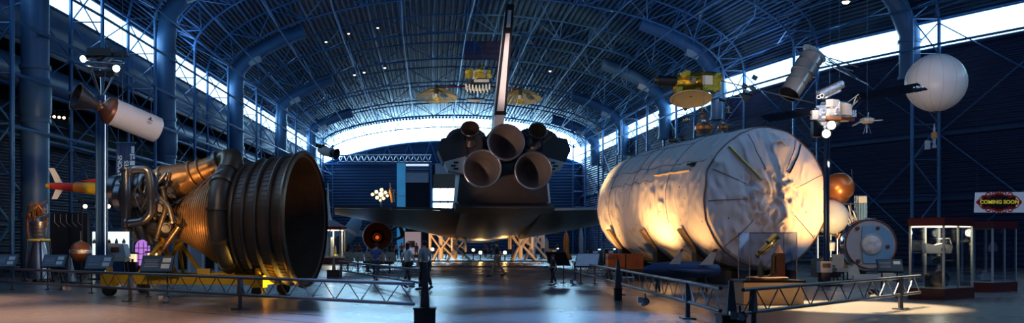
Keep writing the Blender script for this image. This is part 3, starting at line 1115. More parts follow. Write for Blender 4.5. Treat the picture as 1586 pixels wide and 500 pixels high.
# ------------------------------------------------------------------ fabric-wrapped cylindrical module
fab = mk('fabric_wrap', (0.71, 0.70, 0.72), 0.75, 0, 0.06, 0.8)
nt = fab.node_tree
b = nt.nodes['Principled BSDF']
tc = nt.nodes['Texture Coordinate']
mapn = nt.nodes.new('ShaderNodeMapping')
mapn.inputs['Scale'].default_value = (1.6, 1.6, 0.9)
nt.links.new(tc.outputs['Object'], mapn.inputs['Vector'])
n1 = nt.nodes.new('ShaderNodeTexNoise')
n1.inputs['Scale'].default_value = 1.5
n1.inputs['Detail'].default_value = 9
n1.inputs['Roughness'].default_value = 0.62
n1.inputs['Distortion'].default_value = 0.25
n1.noise_type = 'RIDGED_MULTIFRACTAL'
nt.links.new(mapn.outputs['Vector'], n1.inputs['Vector'])
bp = nt.nodes.new('ShaderNodeBump')
bp.inputs['Strength'].default_value = 0.75
bp.inputs['Distance'].default_value = 0.30
nt.links.new(n1.outputs['Fac'], bp.inputs['Height'])
nt.links.new(bp.outputs['Normal'], b.inputs['Normal'])
# small dark fasteners scattered over the cloth
vo = nt.nodes.new('ShaderNodeTexVoronoi')
vo.inputs['Scale'].default_value = 2.1
vo.inputs['Randomness'].default_value = 0.55
nt.links.new(tc.outputs['Object'], vo.inputs['Vector'])
lt = nt.nodes.new('ShaderNodeMath')
lt.operation = 'LESS_THAN'
lt.inputs[1].default_value = 0.07
nt.links.new(vo.outputs['Distance'], lt.inputs[0])
mx = nt.nodes.new('ShaderNodeMix')
mx.data_type = 'RGBA'
mx.inputs[7].default_value = (0.10, 0.09, 0.09, 1)
src = b.inputs['Base Color'].links[0].from_socket
nt.links.new(lt.outputs[0], mx.inputs[0])
nt.links.new(src, mx.inputs[6])
nt.links.new(mx.outputs[2], b.inputs['Base Color'])

MY = 38.5
MC = P(1188, 307, MY)
MR = 2.86
MA = V((-0.285, 0.9585, 0)).normalized()      # from the near cap to the far end
mod = thing('space_module', 'giant cylindrical space module wrapped in wrinkled white fabric, lit orange from below', 'space module', V((MC.x, MC.y, 0)))
ref = V((0, 0, 1))


def wr(t, r, a):
    """wrinkled cloth: vertical hanging folds on the sides, random crumple"""
    p = V((t * 0.5, math.cos(a) * r * 0.6, math.sin(a) * r * 0.6))
    k = mnoise.noise(p * 1.6) * 0.05 + mnoise.noise(p * 4.3) * 0.026 + mnoise.noise(p * 9.5) * 0.012
    sd = abs(math.sin(a))
    k += 0.055 * sd * math.sin(t * 7.5 + 2.2 * mnoise.noise(p * 1.2)) * (0.4 + mnoise.noise(V((t, 3, 1))))
    if t < -0.2 and r < 1.75:
        k += mnoise.noise(p * 7) * 0.03
    if r < 0.05:
        k = 0
    return r + k * min(1, r), t + ((mnoise.noise(p * 2.5 + V((5, 1, 2))) * 0.10 + (abs(mnoise.noise(V((math.cos(a) * r * 1.6 + math.sin(a) * r * 3.6, math.sin(a) * r * 1.6 - math.cos(a) * r * 2.6, 1.5)))) - .2) * 0.3 * max(0, min(1, (1.7 - r) * 2))) if t < 0.2 else 0)


def dense(prof, st=0.12):
    out = []
    for (a, r), (b, q) in zip(prof, prof[1:]):
        n = max(1, int(math.hypot(b - a, q - r) / st))
        for i in range(n):
            out.append((a + (b - a) * i / n, r + (q - r) * i / n))
    out.append(prof[-1])
    return out


MP = [(-0.05, MR * 0.945), (0.10, MR * 0.985), (0.35, MR), (1.0, MR * 1.005), (5.5, MR), (9.6, MR * 0.94), (10.3, MR * 0.88), (11.0, MR * 0.70), (11.3, MR * 0.4), (11.4, 0.001)]
MB().lathe(dense(MP), MC, MA, 120, fn=wr, ref=ref).build('side_wrap', 'fabric_wrap', mod, 80)
CP = [(-0.52, 0.001), (-0.55, 0.5), (-0.52, 0.95), (-0.42, 1.05), (-0.36, 1.6), (-0.22, 2.2), (-0.05, MR * 0.945)]
MB().lathe(dense(CP, 0.08), MC, MA, 120, fn=wr, ref=ref).build('end_wrap', 'fabric_wrap', mod, 80)


def mpt(t, r, a):
    rr, tt = wr(t, r, a)
    e1 = (ref - MA * ref.dot(MA)).normalized()
    e2 = MA.cross(e1)
    return MC + MA * tt + (e1 * math.cos(a) + e2 * math.sin(a)) * (rr + 0.012)


def mr(t):
    return interp(MP, t) if t >= -0.05 else None


def cap_t(r):
    return interp([(q, p) for p, q in CP], r)


# a sign check: which angle faces the viewer's left
e1 = ref
e2 = MA.cross(e1)
SL = -1 if e2.x > 0 else 1         # a = SL*angle goes to the left side
# seams / straps
def seam(ps, name='seam', r=0.010, mat='rail_metal'):
    MB().path(ps, r, 5).build(name, mat, mod)


for t in (0.06,):
    seam([mpt(t, MR * 0.98, 2 * PI * k / 90) for k in range(91)], 'rim_cord', 0.022, 'brown_metal')
for t, a0, a1 in ((2.9, 0.05, 1.9), (5.2, 0.15, 1.2), (6.3, 0.1, 1.35), (8.6, 0.0, 2.3)):
    seam([mpt(t + 0.02 * math.sin(k * 0.8), mr(t), SL * (a0 + (a1 - a0) * k / 24)) for k in range(25)])
for a, t0, t1 in ((0.55, 3.0, 9.0), (1.02, 0.4, 9.4), (0.25, 1.2, 8.2), (1.25, 4.2, 8.8)):
    seam([mpt(t0 + (t1 - t0) * k / 40, mr(t0 + (t1 - t0) * k / 40), SL * (a + 0.02 * math.sin(k * .7))) for k in range(41)])
for a in (0.35, 1.15, 1.62, 2.35, -0.5, -1.2, -2.2):
    seam([mpt(cap_t(r), r, SL * a) for r in [1.15 + (MR * .94 - 1.15) * k / 16 for k in range(17)]], 'cap_seam', 0.016)
MB().path([mpt(cap_t(r), r, SL * 0.72) + V((0, -0.03, 0.0)) for r in [0.9 + (MR * .94 - 0.9) * k / 16 for k in range(17)]], 0.05, 6).build('strap', 'gold_dull', mod)
MB().path([mpt(cap_t(r), r, SL * -0.62) + V((0, -0.03, 0.0)) for r in [1.2 + (MR * .94 - 1.2) * k / 16 for k in range(17)]], 0.03, 6).build('strap', 'black', mod)
# handrail ledge and small bracket on the side
m = MB()
lp = [mpt(t, mr(t) + 0.02, SL * 1.16) for t in [1.3 + 3.0 * k / 12 for k in range(13)]]
m.path(lp, 0.055, 8)
m.build('handrail', 'beige', mod, 50)
c = mpt(1.2, MR, SL * 1.08)
MB().box(c, (0.25, 0.3, 0.16)).tube(c + V((-0.3, -.1, 0)), c + V((0.1, 0, 0)), 0.05, 8).build('bracket', 'black', mod)
c = mpt(cap_t(2.0), 2.0, SL * -0.62)
MB().torus(mpt(cap_t(1.95), 1.95, SL * -0.2), MA, 0.34, 0.05, 24, 8).build('port_ring', 'fabric_wrap', mod, 60)

# saddle cradle carrying the module
sad = thing('module_cradle', 'dark steel cradle with padded saddle arms carrying the wrapped module', 'cradle', V((MC.x, MC.y, 0)))
e2 = MA.cross(ref)
for i, t in enumerate((1.9, 5.2, 8.8)):
    m = MB()
    pts_o, pts_i = [], []
    for k in range(17):
        a = PI - 0.82 + 1.64 * k / 16
        e = ref * math.cos(a) + MA.cross(ref) * math.sin(a)
        pts_i.append(MC + MA * t + e * (mr(t) + 0.07))
        z = pts_i[-1]
        pts_o.append(V((z.x, z.y, 0.05)) if True else z)
    rows = [[p - MA * 0.18, p + MA * 0.18, q + MA * 0.22, q - MA * 0.22] for p, q in zip(pts_i, pts_o)]
    m.loft(rows)
    m.build('saddle', 'black', sad)
    for sg in (-1, 1):
        a = PI - sg * 0.80
        e = ref * math.cos(a) + MA.cross(ref) * math.sin(a)
        e_t = ref * -math.sin(a) + MA.cross(ref) * math.cos(a)
        p = MC + MA * t + e * (mr(t) + 0.12)
        q = p - e_t * sg * (-0.75 if True else 0)
        a2 = PI - sg * 1.12
        e3 = ref * math.cos(a2) + MA.cross(ref) * math.sin(a2)
        q = MC + MA * t + e3 * (mr(t) + 0.16)
        M = Matrix((MA, (q - p).normalized(), MA.cross((q - p).normalized()))).transposed()
        MB().box((p + q) / 2, (0.34, (q - p).length + 0.3, 0.09), R=M).build('saddle_arm', 'ped_tan', sad)
m = MB()
for sd in (-1.5, 1.5):
    o = MA.cross(ref) * sd
    a, bq = MC + MA * 0.4 + o, MC + MA * 10.2 + o
    bar(m, V((a.x, a.y, 0.3)), V((bq.x, bq.y, 0.3)), 0.3, 0.5)
m.build('base_beam', 'black', sad)
# ------------------------------------------------------------------ things hung in the air
def hang(parent, pts, zt=None, name='hanging_wire', r=0.012):
    for p in pts:
        p = V(p)
        z = zt if zt else SPRING + (interp(AT, p.y) - SPRING) * math.sqrt(max(0.02, 1 - ((p.x - (XL(p.y) + XR(p.y)) / 2) / ((XR(p.y) - XL(p.y)) / 2)) ** 2)) - 1.5
        MB().tube(p, (p.x, p.y, z), r, 5).build(name, 'steel_dark', parent)


# white rocket stage with dark nozzle, hung on the gallery side
Y = 38
a, b = P(245, 202, Y), P(193, 185, Y)
ax = V((b.x - a.x, -1.15, b.z - a.z + .12)).normalized()     # towards the nozzle
st = thing('rocket_stage', 'hanging white rocket stage with brown motor and dark nozzle, tilted up beside light mast', 'rocket stage', a)
L = 1.95
MB().lathe([(0, 0.001), (0.0, 0.42), (0.06, 0.50), (L, 0.52), (L + 0.01, 0.4)], a, ax, 40).build('casing', 'white_paint', st, 40)
MB().lathe([(L, 0.53), (L + 0.12, 0.53), (L + 0.2, 0.49), (L + 0.32, 0.34), (L + 0.40, 0.16)], a, ax, 36).build('motor_dome', 'brown_metal', st, 40)
MB().lathe([(L + 0.36, 0.18), (L + 0.50, 0.14), (L + 0.62, 0.18), (L + 1.0, 0.35), (L + 1.4, 0.52)], a, ax, 36).build('nozzle', 'nozzle_out', st, 40)
MB().lathe([(L + 1.41, 0.515), (L + 1.0, 0.33), (L + 0.65, 0.13), (L + 0.6, 0.001)], a, ax, 36).build('nozzle_lining', 'black', st, 40)
MB().torus(a + ax * (L + 1.4), ax, 0.515, 0.018, 36, 6).build('nozzle_rim', 'brown_metal', st, 40)
MB().torus(a + ax * (L + 0.52), ax, 0.17, 0.05, 24, 6).build('gimbal_ring', 'copper', st, 40)
sd = ax.cross(V((0, 0, 1))).normalized()
if sd.y > 0:
    sd = -sd
up = sd.cross(ax)
if up.z < 0:
    up = -up
M = frame(a + ax * 0.62 + (sd * math.cos(0.25) + up * math.sin(0.25)) * 0.515, -ax, up)
mm = MB()
for pl in ([(-.05, .04), (.05, .04), (.0, .14)], [(-.10, .0), (.10, .0), (.10, .025), (-.10, .025)], [(-.07, -.06), (.07, -.06), (.07, -.045), (-.07, -.045)], [(-.12, -.11), (.12, -.11), (.12, -.09), (-.12, -.09)], [(-.08, -.16), (.05, -.16), (.05, -.145), (-.08, -.145)]):
    n3 = M.to_3x3() @ V((0, 0, 1))
    if n3.y > 0:
        n3 = -n3
    mm.prism([M @ V((x, y, 0)) for x, y in pl], n3 * 0.012)
mm.build('emblem', 'black', st)
hang(st, [a + ax * 0.3 + UP * 0.5, a + ax * 1.5 + UP * 0.5])

# red and yellow winged missile
Y = 46
a, b = P(70, 287, Y), P(330, 303, Y)
ax = (b - a).normalized()
mi = thing('winged_missile', 'long red and yellow missile with white tail fins hanging behind the rocket engine', 'missile', a)
m = MB().lathe([(0, 0.001), (0.05, 0.10), (0.35, 0.15), (1.1, 0.19)], a, ax, 24)
m.build('tail_tip', 'yellow', mi, 40)
MB().lathe([(0.28, 0.15), (1.4, 0.22), (1.42, 0.22)], a, ax, 24).build('red_section', 'red', mi, 40)
n_u = ax.cross(V((0, 1, 0))).normalized()
for t0, t1, r, mt in ((1.40, 1.9, .27, 'orange'), (1.9, 2.6, .31, 'yellow'), (2.6, 3.1, .33, 'red'), (3.1, 4.2, .33, 'yellow'), (4.2, 8.0, .3, 'orange')):
    MB().lathe([(t0, r - 0.04), (t1, r)], a, ax, 24).build('body_section', mt, mi, 40)
for dz, dx in ((0.85, -0.25), (-0.62, -0.1)):
    p = a + ax * 0.55
    MB().prism([p, p + ax * 0.38, p + V((dx + 0.15, -0.1, dz)), p + V((dx - 0.1, -0.1, dz))], (0, 0.05, 0)).build('tail_fin', 'white_paint', mi)
MB().prism([a + ax * 1.6 + UP * .3, a + ax * 3.0 + UP * .33, a + ax * 2.9 + UP * .48, a + ax * 2.5 + UP * .5], (0, 0.08, 0)).build('spine', 'red', mi)
hang(mi, [a + ax * 1.2 + UP * 0.15, a + ax * 4.6 + UP * 0.3], 8.0)

# vertical banner
Y = 48
p0, p1 = P(180, 310, Y), P(209, 221, Y)
ban = thing('hanging_banner', 'dark blue vertical banner lettered APPLICATIONS SATELLITES above the rocket engine', 'banner', V((p0.x, Y, p0.z)))
cx, w = (p0.x + p1.x) / 2, p1.x - p0.x
m = MB()
m.loft([[V((p0.x + w * k / 6, Y + 0.03 * math.sin(k * 1.4 + j), p0.z + (p1.z - p0.z) * j / 8)) for k in range(7)] for j in range(9)], closed=False)
m.build('cloth', 'banner_blue', ban)
MB().tube((p0.x - .05, Y, p1.z), (p1.x + .05, Y, p1.z), 0.03, 8).build('top_rod', 'steel', ban)
for px, body, sz in ((186, 'APPLICATIONS', 0.30), (196, 'SATELLITES', 0.30)):
    q = P(px, 272, Y - 0.06)
    text('lettering', body, sz, frame(q, (0, 0, 1), (-1, 0, 0)), 'banner_text', ban, 0.004, 0.004, 'CENTER')
m = MB()
q = P(205, 243, Y - 0.07)
s = 1 / 32.0
for x0, x1, y0, y1 in ((-1.5, 3, 6, 17), (-4, 4, 2, 5), (-3, -1, -4, 1), (1, 4, -3, 1), (-4, 4, -13, -6)):
    m.box(q + V(((x0 + x1) / 2 * s, 0, (y0 + y1) / 2 * s)), ((x1 - x0) * s, 0.01, (y1 - y0) * s))
m.build('satellite_picture', 'banner_text', ban)
hang(ban, [(p0.x + .1, Y, p1.z), (p1.x - .1, Y, p1.z)], 10)

# masts with lamp rings
def mast(px, Y, ztop, w, lb, ringlamps, strip=True, name='lighting_mast'):
    g = G(px, Y)
    o = thing(name, lb, 'light mast', g)
    MB().box(g + V((0, 0, 0.03)), (0.9, 0.9, 0.06)).build('base_plate', 'black', o)
    m = MB()
    for dx in (-1, 1):
        for dy in (-1, 1):
            m.tube(g + V((dx * w / 2, dy * w / 2, 0)), g + V((dx * w / 2, dy * w / 2, ztop)), w * 0.16, 6)
    m.box(g + V((0, 0, ztop / 2)), (w * 0.9, w * 0.7, ztop))
    m.build('pole', 'steel_dark', o)
    if strip:
        MB().box(g + V((w * 0.62, -w * 0.5, ztop / 2)), (w * 0.12, 0.04, ztop)).build('cable', 'strip_led' if strip == 2 else 'brushed', o)
    return o, g


ms, g = mast(157.5, 44, 8.35, 0.34, 'tall dark blue mast with ring of spotlights rising behind the barrier, beside white hanging stage', 0, 2)
c = P(160, 100, 44)
MB().torus(c + V((0, 0, -.1)), (0.1, -0.25, 1), 0.72, 0.05, 32, 8).torus(c + V((0, .1, .18)), (0.1, -0.25, 1), 0.85, 0.04, 32, 8).build('lamp_ring', 'brushed', ms, 50)
m = MB()
for k in range(6):
    a = k * PI / 3
    m.tube(g + V((0, 0, 8.2)), c + V((math.cos(a) * .74, math.sin(a) * .74, -.05)), 0.03, 6)
    m.tube(c + V((math.cos(a) * .72, math.sin(a) * .72, -.1)), c + V((math.cos(a + .3) * .85, math.sin(a + .3) * .85, .18)), 0.025, 6)
m.build('arm', 'brushed', ms)
MB().box(c + V((-.1, 0, .55)), (1.1, .5, .35)).box(c + V((.65, .1, .48)), (.9, .4, .16)).box(c + V((0.1, 0, -.42)), (1.0, .6, .2)).tube(c + V((-.3, 0, .2)), c + V((.4, .1, .75)), .14, 10).build('equipment', 'black', ms)
for dx, dz, d in ((-.72, .15, (-.2, -1, -.35)), (.78, -.28, (.3, -1, -.15))):
    b, l = MB(), MB()
    q = c + V((dx, -.55, dz))
    lamp_head(b, l, q, d, 0.17, 0.45)
    h = b.build('lamp_head', 'black', ms, 40)
    l.build('lens', 'lamp_white', h)
m2, g2 = mast(1280, 37.2, 6.2, 0.13, 'tall dark lamp mast with two glaring orange lamps beside the wrapped module', 0, 1)
c = P(1281, 196, 37.2)
MB().box(c + V((0, 0, .1)), (.9, .25, .12)).box(c + V((-.42, 0, -.1)), (.32, .3, .6)).build('crossbar', 'black', m2)
for px, py in ((1288, 194), (1280, 207)):
    b, l = MB(), MB()
    q = P(px, py, 36.8)
    lamp_head(b, l, q, (-.15, -1, -.1), 0.17, 0.4)
    h = b.build('lamp_head', 'black', m2, 40)
    l.build('lens', 'lamp_warm', h)

# relay satellite with two umbrella antennas over the orbiter
Y = 98
c = P(739, 128, Y)
rel = thing('relay_satellite', 'gold relay satellite with two open umbrella antennas hanging above the orbiter', 'satellite', c)
S_ = Y / F
def R_(px, py, d=0.0):
    return P(px, py, Y + d)
MB().lathe([(-.9, 1.0), (-.85, 1.25), (.25, 1.3), (.3, 1.0)], R_(741, 128), (0, 0, 1), 6).build('hex_body', 'black', rel)
for k in range(7):
    r2 = random.Random(k)
    MB().box(R_(724 + k * 5.5, 112 + 4 * r2.random(), -1.2), (.42, .2, .5 + .4 * r2.random()), rz=r2.uniform(-.4, .4)).build('foil_box', ('gold_foil', 'gold_foil', 'silver_foil')[k % 3], rel)
MB().box(R_(743, 117, -1.45), (1.1, .12, .5)).build('gold_panel', 'gold_foil', rel)
MB().box(R_(746, 125, -1.45), (1.5, .12, .28)).build('white_panel', 'white_dim', rel)
MB().box(R_(741, 137, -1.2), (2.4, .6, .1)).build('antenna_plate', 'brushed', rel)
for k in range(15):
    px = 722 + (k % 8) * 5.2 + (2 if k > 7 else 0)
    q = R_(px, 136 + (3 if k > 7 else 0) - 2.5 * abs(px - 740) / 20, -1.6 + (0.5 if k > 7 else 0))
    MB().tube(q + V((0, 0, .25)), q + V((0, 0, -.35)), .075, 8).build('helix_antenna', 'white_paint', rel, 40)
MB().lathe([(0, .001), (.02, .4), (.12, .75), (.28, 1.0), (.26, 1.02), (.08, .75), (-.04, .4), (-.06, .001)], R_(737, 157), (0, -.25, 1), 32).build('dish', 'white_dim', rel, 50)
m = MB().tube(R_(741, 112), R_(746, 98), .08, 6).ball(R_(748, 104), .22, 10, 6).ball(R_(726, 110, -1), .25, 10, 6).ball(R_(758, 117, -1), .25, 10, 6)
m.build('top_mast', 'gold_dull', rel, 50)
mesh_gold = mk('antenna_mesh', (0.62, 0.52, 0.22), 0.35, 0.6, 0.1, 4)
nt = mesh_gold.node_tree
b = nt.nodes['Principled BSDF']
b.inputs['Alpha'].default_value = 0.6
for sx, cx_, cy_ in ((-1, 676, 150), (1, 806, 152)):
    o = R_(cx_, cy_ - 13)
    prof = [(0, .15), (-.12, .7), (-.32, 1.25), (-.62, 1.75), (-1.0, 2.15)]
    um = MB().lathe(prof, o, (0, .12, 1), 36).build('umbrella_mesh', mesh_gold, rel, 60)
    m = MB()
    e1, e2_ = V((1, 0, 0)), V((0, 1, -.12))
    for k in range(18):
        a = 2 * PI * k / 18
        m.path([o + V((0, .12, 1)).normalized() * t + (e1 * math.cos(a) + e2_.normalized() * math.sin(a)) * r for t, r in prof], .028, 5)
    m.build('umbrella_rib', 'gold_dull', rel)
    MB().tube(o + V((0, 0, .35)), o + V((0, 0, -.55)), .22, 10).build('feed_hub', 'black', rel, 40)
    MB().lathe([(-1.0, .30), (-.55, .18)], o, (0, 0, 1), 12).build('feed_cone', 'white_dim', rel, 40)
    MB().box(o + V((0, 0, -1.15)), (.52, .52, .4)).build('feed_box', 'gold_foil', rel)
    MB().tube(o + V((0, 0, .1)), R_(741 + sx * 17, 134), .07, 6).build('boom', 'dark_red', rel)
hang(rel, [R_(735, 110), R_(747, 110)])

# dim flag high up
Y = 112
p0, p1 = P(719, 93, Y), P(775, 65, Y)
fl = thing('hanging_flag', 'dim purple striped flag hanging high in the dark roof left of the tail fin', 'flag', p0)
n = 7
hz = (p1.z - p0.z) / n
for k in range(n):
    x0 = p0.x if k < 3 else p0.x + (p1.x - p0.x) * .42
    m = MB()
    m.loft([[V((x0 + (p1.x - x0) * j / 10, Y + .08 * math.sin(j * .9), p0.z + hz * k)), V((x0 + (p1.x - x0) * j / 10, Y + .08 * math.sin(j * .9), p0.z + hz * (k + 1)))] for j in range(11)], closed=False)
    m.build('stripe', 'flag_stripe' if k % 2 else 'flag_purple', fl)
m = MB().quad((p0.x, Y, p0.z + hz * 3), (p0.x + (p1.x - p0.x) * .42, Y, p0.z + hz * 3), (p0.x + (p1.x - p0.x) * .42, Y, p1.z), (p0.x, Y, p1.z))
m.build('canton', 'flag_blue', fl)
MB().tube((p0.x, Y, p1.z), (p1.x, Y, p1.z), .05, 6).build('flag_rod', 'steel_dark', fl)
hang(fl, [(p0.x + .3, Y, p1.z), (p1.x - .3, Y, p1.z)])

# small capsule with wings left of centre
Y = 70
a = P(500, 233, Y)
ax = V((.85, -.45, -.25)).normalized()
cap = thing('small_spacecraft', 'small white and black spacecraft hanging at the end of the gallery, nozzle toward us', 'spacecraft', a)
MB().lathe([(-.4, .001), (-.35, .2), (.1, .34), (.8, .36), (.82, .2)], a, ax, 20).build('hull', 'tile_white', cap, 40)
MB().lathe([(.8, .15), (.95, .3), (1.25, .42), (1.24, .36), (1.0, .2), (.95, .001)], a, ax, 20).build('nozzle', 'black', cap, 40)
MB().box(a + V((-.1, 0, .28)), (.8, .5, .28), R=Matrix.Rotation(.25, 3, 'Y')).build('equipment_bay', 'black', cap)
MB().prism([a + V((.1, -.3, -.25)), a + V((.9, -.6, -.55)), a + V((.5, -.6, -.4)), a + V((-.2, -.3, -.1))], (0, .06, .05)).build('wing', 'tile_white', cap)
hang(cap, [a + UP * .3])

# gold foil satellite with dish
Y = 56
c = P(1080, 128, Y)
gs = thing('foil_satellite', 'gold-foil satellite with black tube end and pale dish hanging above the wrapped module', 'satellite', c)
K = Y / F
def g_(px, py, d=0.0):
    return P(px, py, Y + d)
def crumple(m, amt, seed=0):
    for i, v in enumerate(m.v):
        m.v[i] = v + V((mnoise.noise(v * 2.3 + V((seed, 0, 0))), mnoise.noise(v * 2.3 + V((0, seed, 9))), mnoise.noise(v * 2.3 + V((3, 0, seed))))) * amt
    return m
crumple(MB().lathe([(-1.3, .001), (-1.3, .42), (-1.1, .56), (-.6, .60), (.4, .56), (1.1, .55), (1.3, .4), (1.3, .001)], c, V((1, -.25, .02)), 14), .16, 1).build('foil_body', 'gold_foil', gs)
crumple(MB().box(g_(1098, 130, -.4), (1.1, .8, .85), .2), .08, 3).build('foil_bay', 'gold_foil', gs)
MB().lathe([(0, .30), (1.15, .30), (1.15, .24), (.6, .001)], g_(1045, 126), V((-1, -.2, 0)), 20).build('black_tube', 'black', gs, 40)
MB().box(g_(1096, 124, -.9), (.58, .03, .52), .1).build('white_panel', 'white_paint', gs)
fp = MB().box(g_(1073, 124, -.85), (.36, .03, .24), .15).build('flag_patch', 'white_dim', gs)
m = MB()
for k in range(3):
    m.box(g_(1073, 124, -.875) + V((0, 0, -.09 + .08 * k)), (.36, .02, .035), .15)
m.build('flag_stripe', 'dark_red', fp)
MB().box(g_(1070, 122, -.88), (.15, .02, .12), .15).build('flag_canton', 'flag_blue', fp)
MB().lathe([(0, .001), (-.03, .5), (-.10, .9), (-.2, 1.18), (-.17, 1.2), (.0, .9), (.08, .5), (.1, .001)], g_(1070, 149, -.2), V((0.05, .30, 1)), 36).build('dish', 'beige', gs, 50)
MB().tube(g_(1070, 140), g_(1070, 149, -.2), .09, 8).tube(g_(1090, 138), g_(1088, 146), .05, 6).build('dish_mount', 'black', gs)
for k, (px, py) in enumerate(((1058, 116), (1064, 113), (1082, 140), (1104, 140), (1110, 118), (1052, 138))):
    crumple(MB().box(g_(px, py, -.5), (.3, .3, .28), .4 * k), .08, k).build('foil_fold', 'gold_foil' if k != 2 else 'orange', gs)
MB().tube(g_(1112, 124, -.3), P(1262, 160, Y - 3), .035, 6).build('long_boom', 'brushed', gs)
hang(gs, [g_(1060, 112), g_(1105, 112)])

# little satellites under it
def spin_sat(px, py, Y, r, kind, label, drop=None):
    c = P(px, py, Y)
    o = thing('small_satellite', label, 'satellite', c, 0, 'little satellites hung around the foil satellite')
    if kind == 'ball':
        MB().ball(c, r, 20, 12).build('shell', 'chrome', o, 60)
        MB().torus(c, (0, 0, 1), r * 1.0, r * .07, 20, 6).build('belt', 'gold_dull', o, 60)
        m = MB()
        for k in range(4):
            a = k * PI / 2 + .5
            m.tube(c + V((math.cos(a) * r * .9, math.sin(a) * r * .9, 0)), c + V((math.cos(a) * r * 1.9, math.sin(a) * r * 1.9, -r * .5)), r * .05, 5)
        m.build('whip_antenna', 'brushed', o)
    elif kind == 'drum':
        MB().lathe([(-.9 * r, .25 * r), (-.75 * r, .7 * r), (-.25 * r, 1.1 * r), (.25 * r, 1.1 * r), (.7 * r, .75 * r), (.85 * r, .3 * r), (1.1 * r, .28 * r), (1.15 * r, .001)], c, (0, 0, 1), 18).build('faceted_shell', 'brushed', o)
        m = MB()
        for k in range(18):
            a = 2 * PI * k / 18
            m.path([c + V((math.cos(a) * q, math.sin(a) * q, t)) for t, q in ((-.75 * r, .71 * r), (-.25 * r, 1.11 * r), (.25 * r, 1.11 * r), (.7 * r, .76 * r))], r * .045, 4)
        m.build('seam', 'copper', o)
        MB().lathe([(-.25 * r, 1.12 * r), (-.2 * r, 1.17 * r), (.2 * r, 1.17 * r), (.25 * r, 1.12 * r)], c, (0, 0, 1), 18).build('solar_belt', 'copper', o)
        MB().ball(c + UP * r * 1.6, r * .35, 10, 6).tube(c + UP * r * 1.1, c + UP * r * 1.4, r * .12, 6).build('top_sensor', 'brown_metal', o, 50)
    elif kind == 'cone':
        MB().lathe([(-1.2 * r, .001), (-.9 * r, .35 * r), (-.1 * r, .95 * r), (0, 1.05 * r), (.35 * r, 1.05 * r), (.5 * r, .5 * r), (.9 * r, .4 * r), (1.0 * r, .001)], c, (.1, -.1, 1), 18).build('cone_shell', 'silver_foil', o, 40)
        MB().lathe([(0, 1.06 * r), (.02 * r, 1.1 * r), (.3 * r, 1.1 * r), (.35 * r, 1.06 * r)], c, (.1, -.1, 1), 18).build('belt', 'solar', o)
        for k, (dx, dz) in enumerate(((-.2, 1.6), (1.2, 1.2), (1.5, 3.0))):
            MB().box(c + V((dx * r, 0, dz * r)), (.9 * r, .1 * r, .8 * r), R=Matrix.Rotation(.5, 3, 'Y')).build('solar_paddle', 'solar', o)
        MB().tube(c + UP * r, c + V((1.4 * r, 0, 2.8 * r)), r * .05, 5).build('paddle_arm', 'brushed', o)
    elif kind == 'box':
        MB().lathe([(-.7 * r, .5 * r), (-.6 * r, .85 * r), (.6 * r, .85 * r), (.7 * r, .5 * r)], c, (.1, 0, 1), 8).build('drum_body', 'silver_foil', o)
        m = MB()
        for k in range(8):
            a = 2 * PI * k / 8 + .2
            m.box(c + V((math.cos(a) * .86 * r, math.sin(a) * .86 * r, 0)), (.5 * r, .06 * r, 1.0 * r), a + PI / 2)
        m.build('solar_cell', 'solar', o)
        MB().ball(c + UP * r * .95, r * .3, 10, 6).tube(c, c + UP * r * 1.5, r * .06, 5).tube(c + V((-1.5 * r, 0, .1 * r)), c + V((1.5 * r, 0, .2 * r)), r * .05, 5).build('antenna', 'brushed', o)
    else:
        MB().lathe([(-.5 * r, .001), (-.45 * r, .9 * r), (.0, r), (.45 * r, .75 * r), (.5 * r, .001)], c, (.1, -.2, 1), 16).build('dark_shell', 'black_gloss', o, 40)
        MB().torus(c + UP * .1 * r, (.1, -.2, 1), r * .98, r * .08, 16, 5).build('ring', 'brushed', o, 40)
        MB().tube(c + V((.5 * r, 0, 0)), c + V((2.0 * r, 0, .4 * r)), r * .07, 5).ball(c + V((1.9 * r, 0, .3 * r)), r * .5, 10, 6).build('side_pod', 'black_gloss', o, 50)
    hang(o, [c + UP * r * .8])
    return o


spin_sat(1090, 198, 55, .42, 'drum', 'lantern-shaped ribbed copper and silver satellite just above the wrapped module')
spin_sat(1063, 186, 57, .20, 'ball', 'small chrome ball satellite left of the lantern-shaped one')
spin_sat(1128, 171, 56, .24, 'box', 'tiny drum satellite with side cells hanging between the foil satellite and the cone one')
spin_sat(1120, 197, 55, .25, 'drum', 'little copper-belted satellite just right of the lantern-shaped one')
spin_sat(1155, 148, 55, .34, 'cone', 'silver cone-bottomed satellite with dark solar paddles under the long boom')
spin_sat(1087, 171, 58, .22, 'box', 'small boxy silver satellite directly above the lantern-shaped one')
spin_sat(1062, 165, 59, .24, 'cone', 'small silver satellite with paddles right beneath the pale dish')
spin_sat(1042, 217, 56, .28, 'dark', 'glossy black round satellite with side pod resting low over the module left shoulder')
spin_sat(1118, 155, 60, .22, 'dark', 'dark small satellite with pod right of the pale dish')

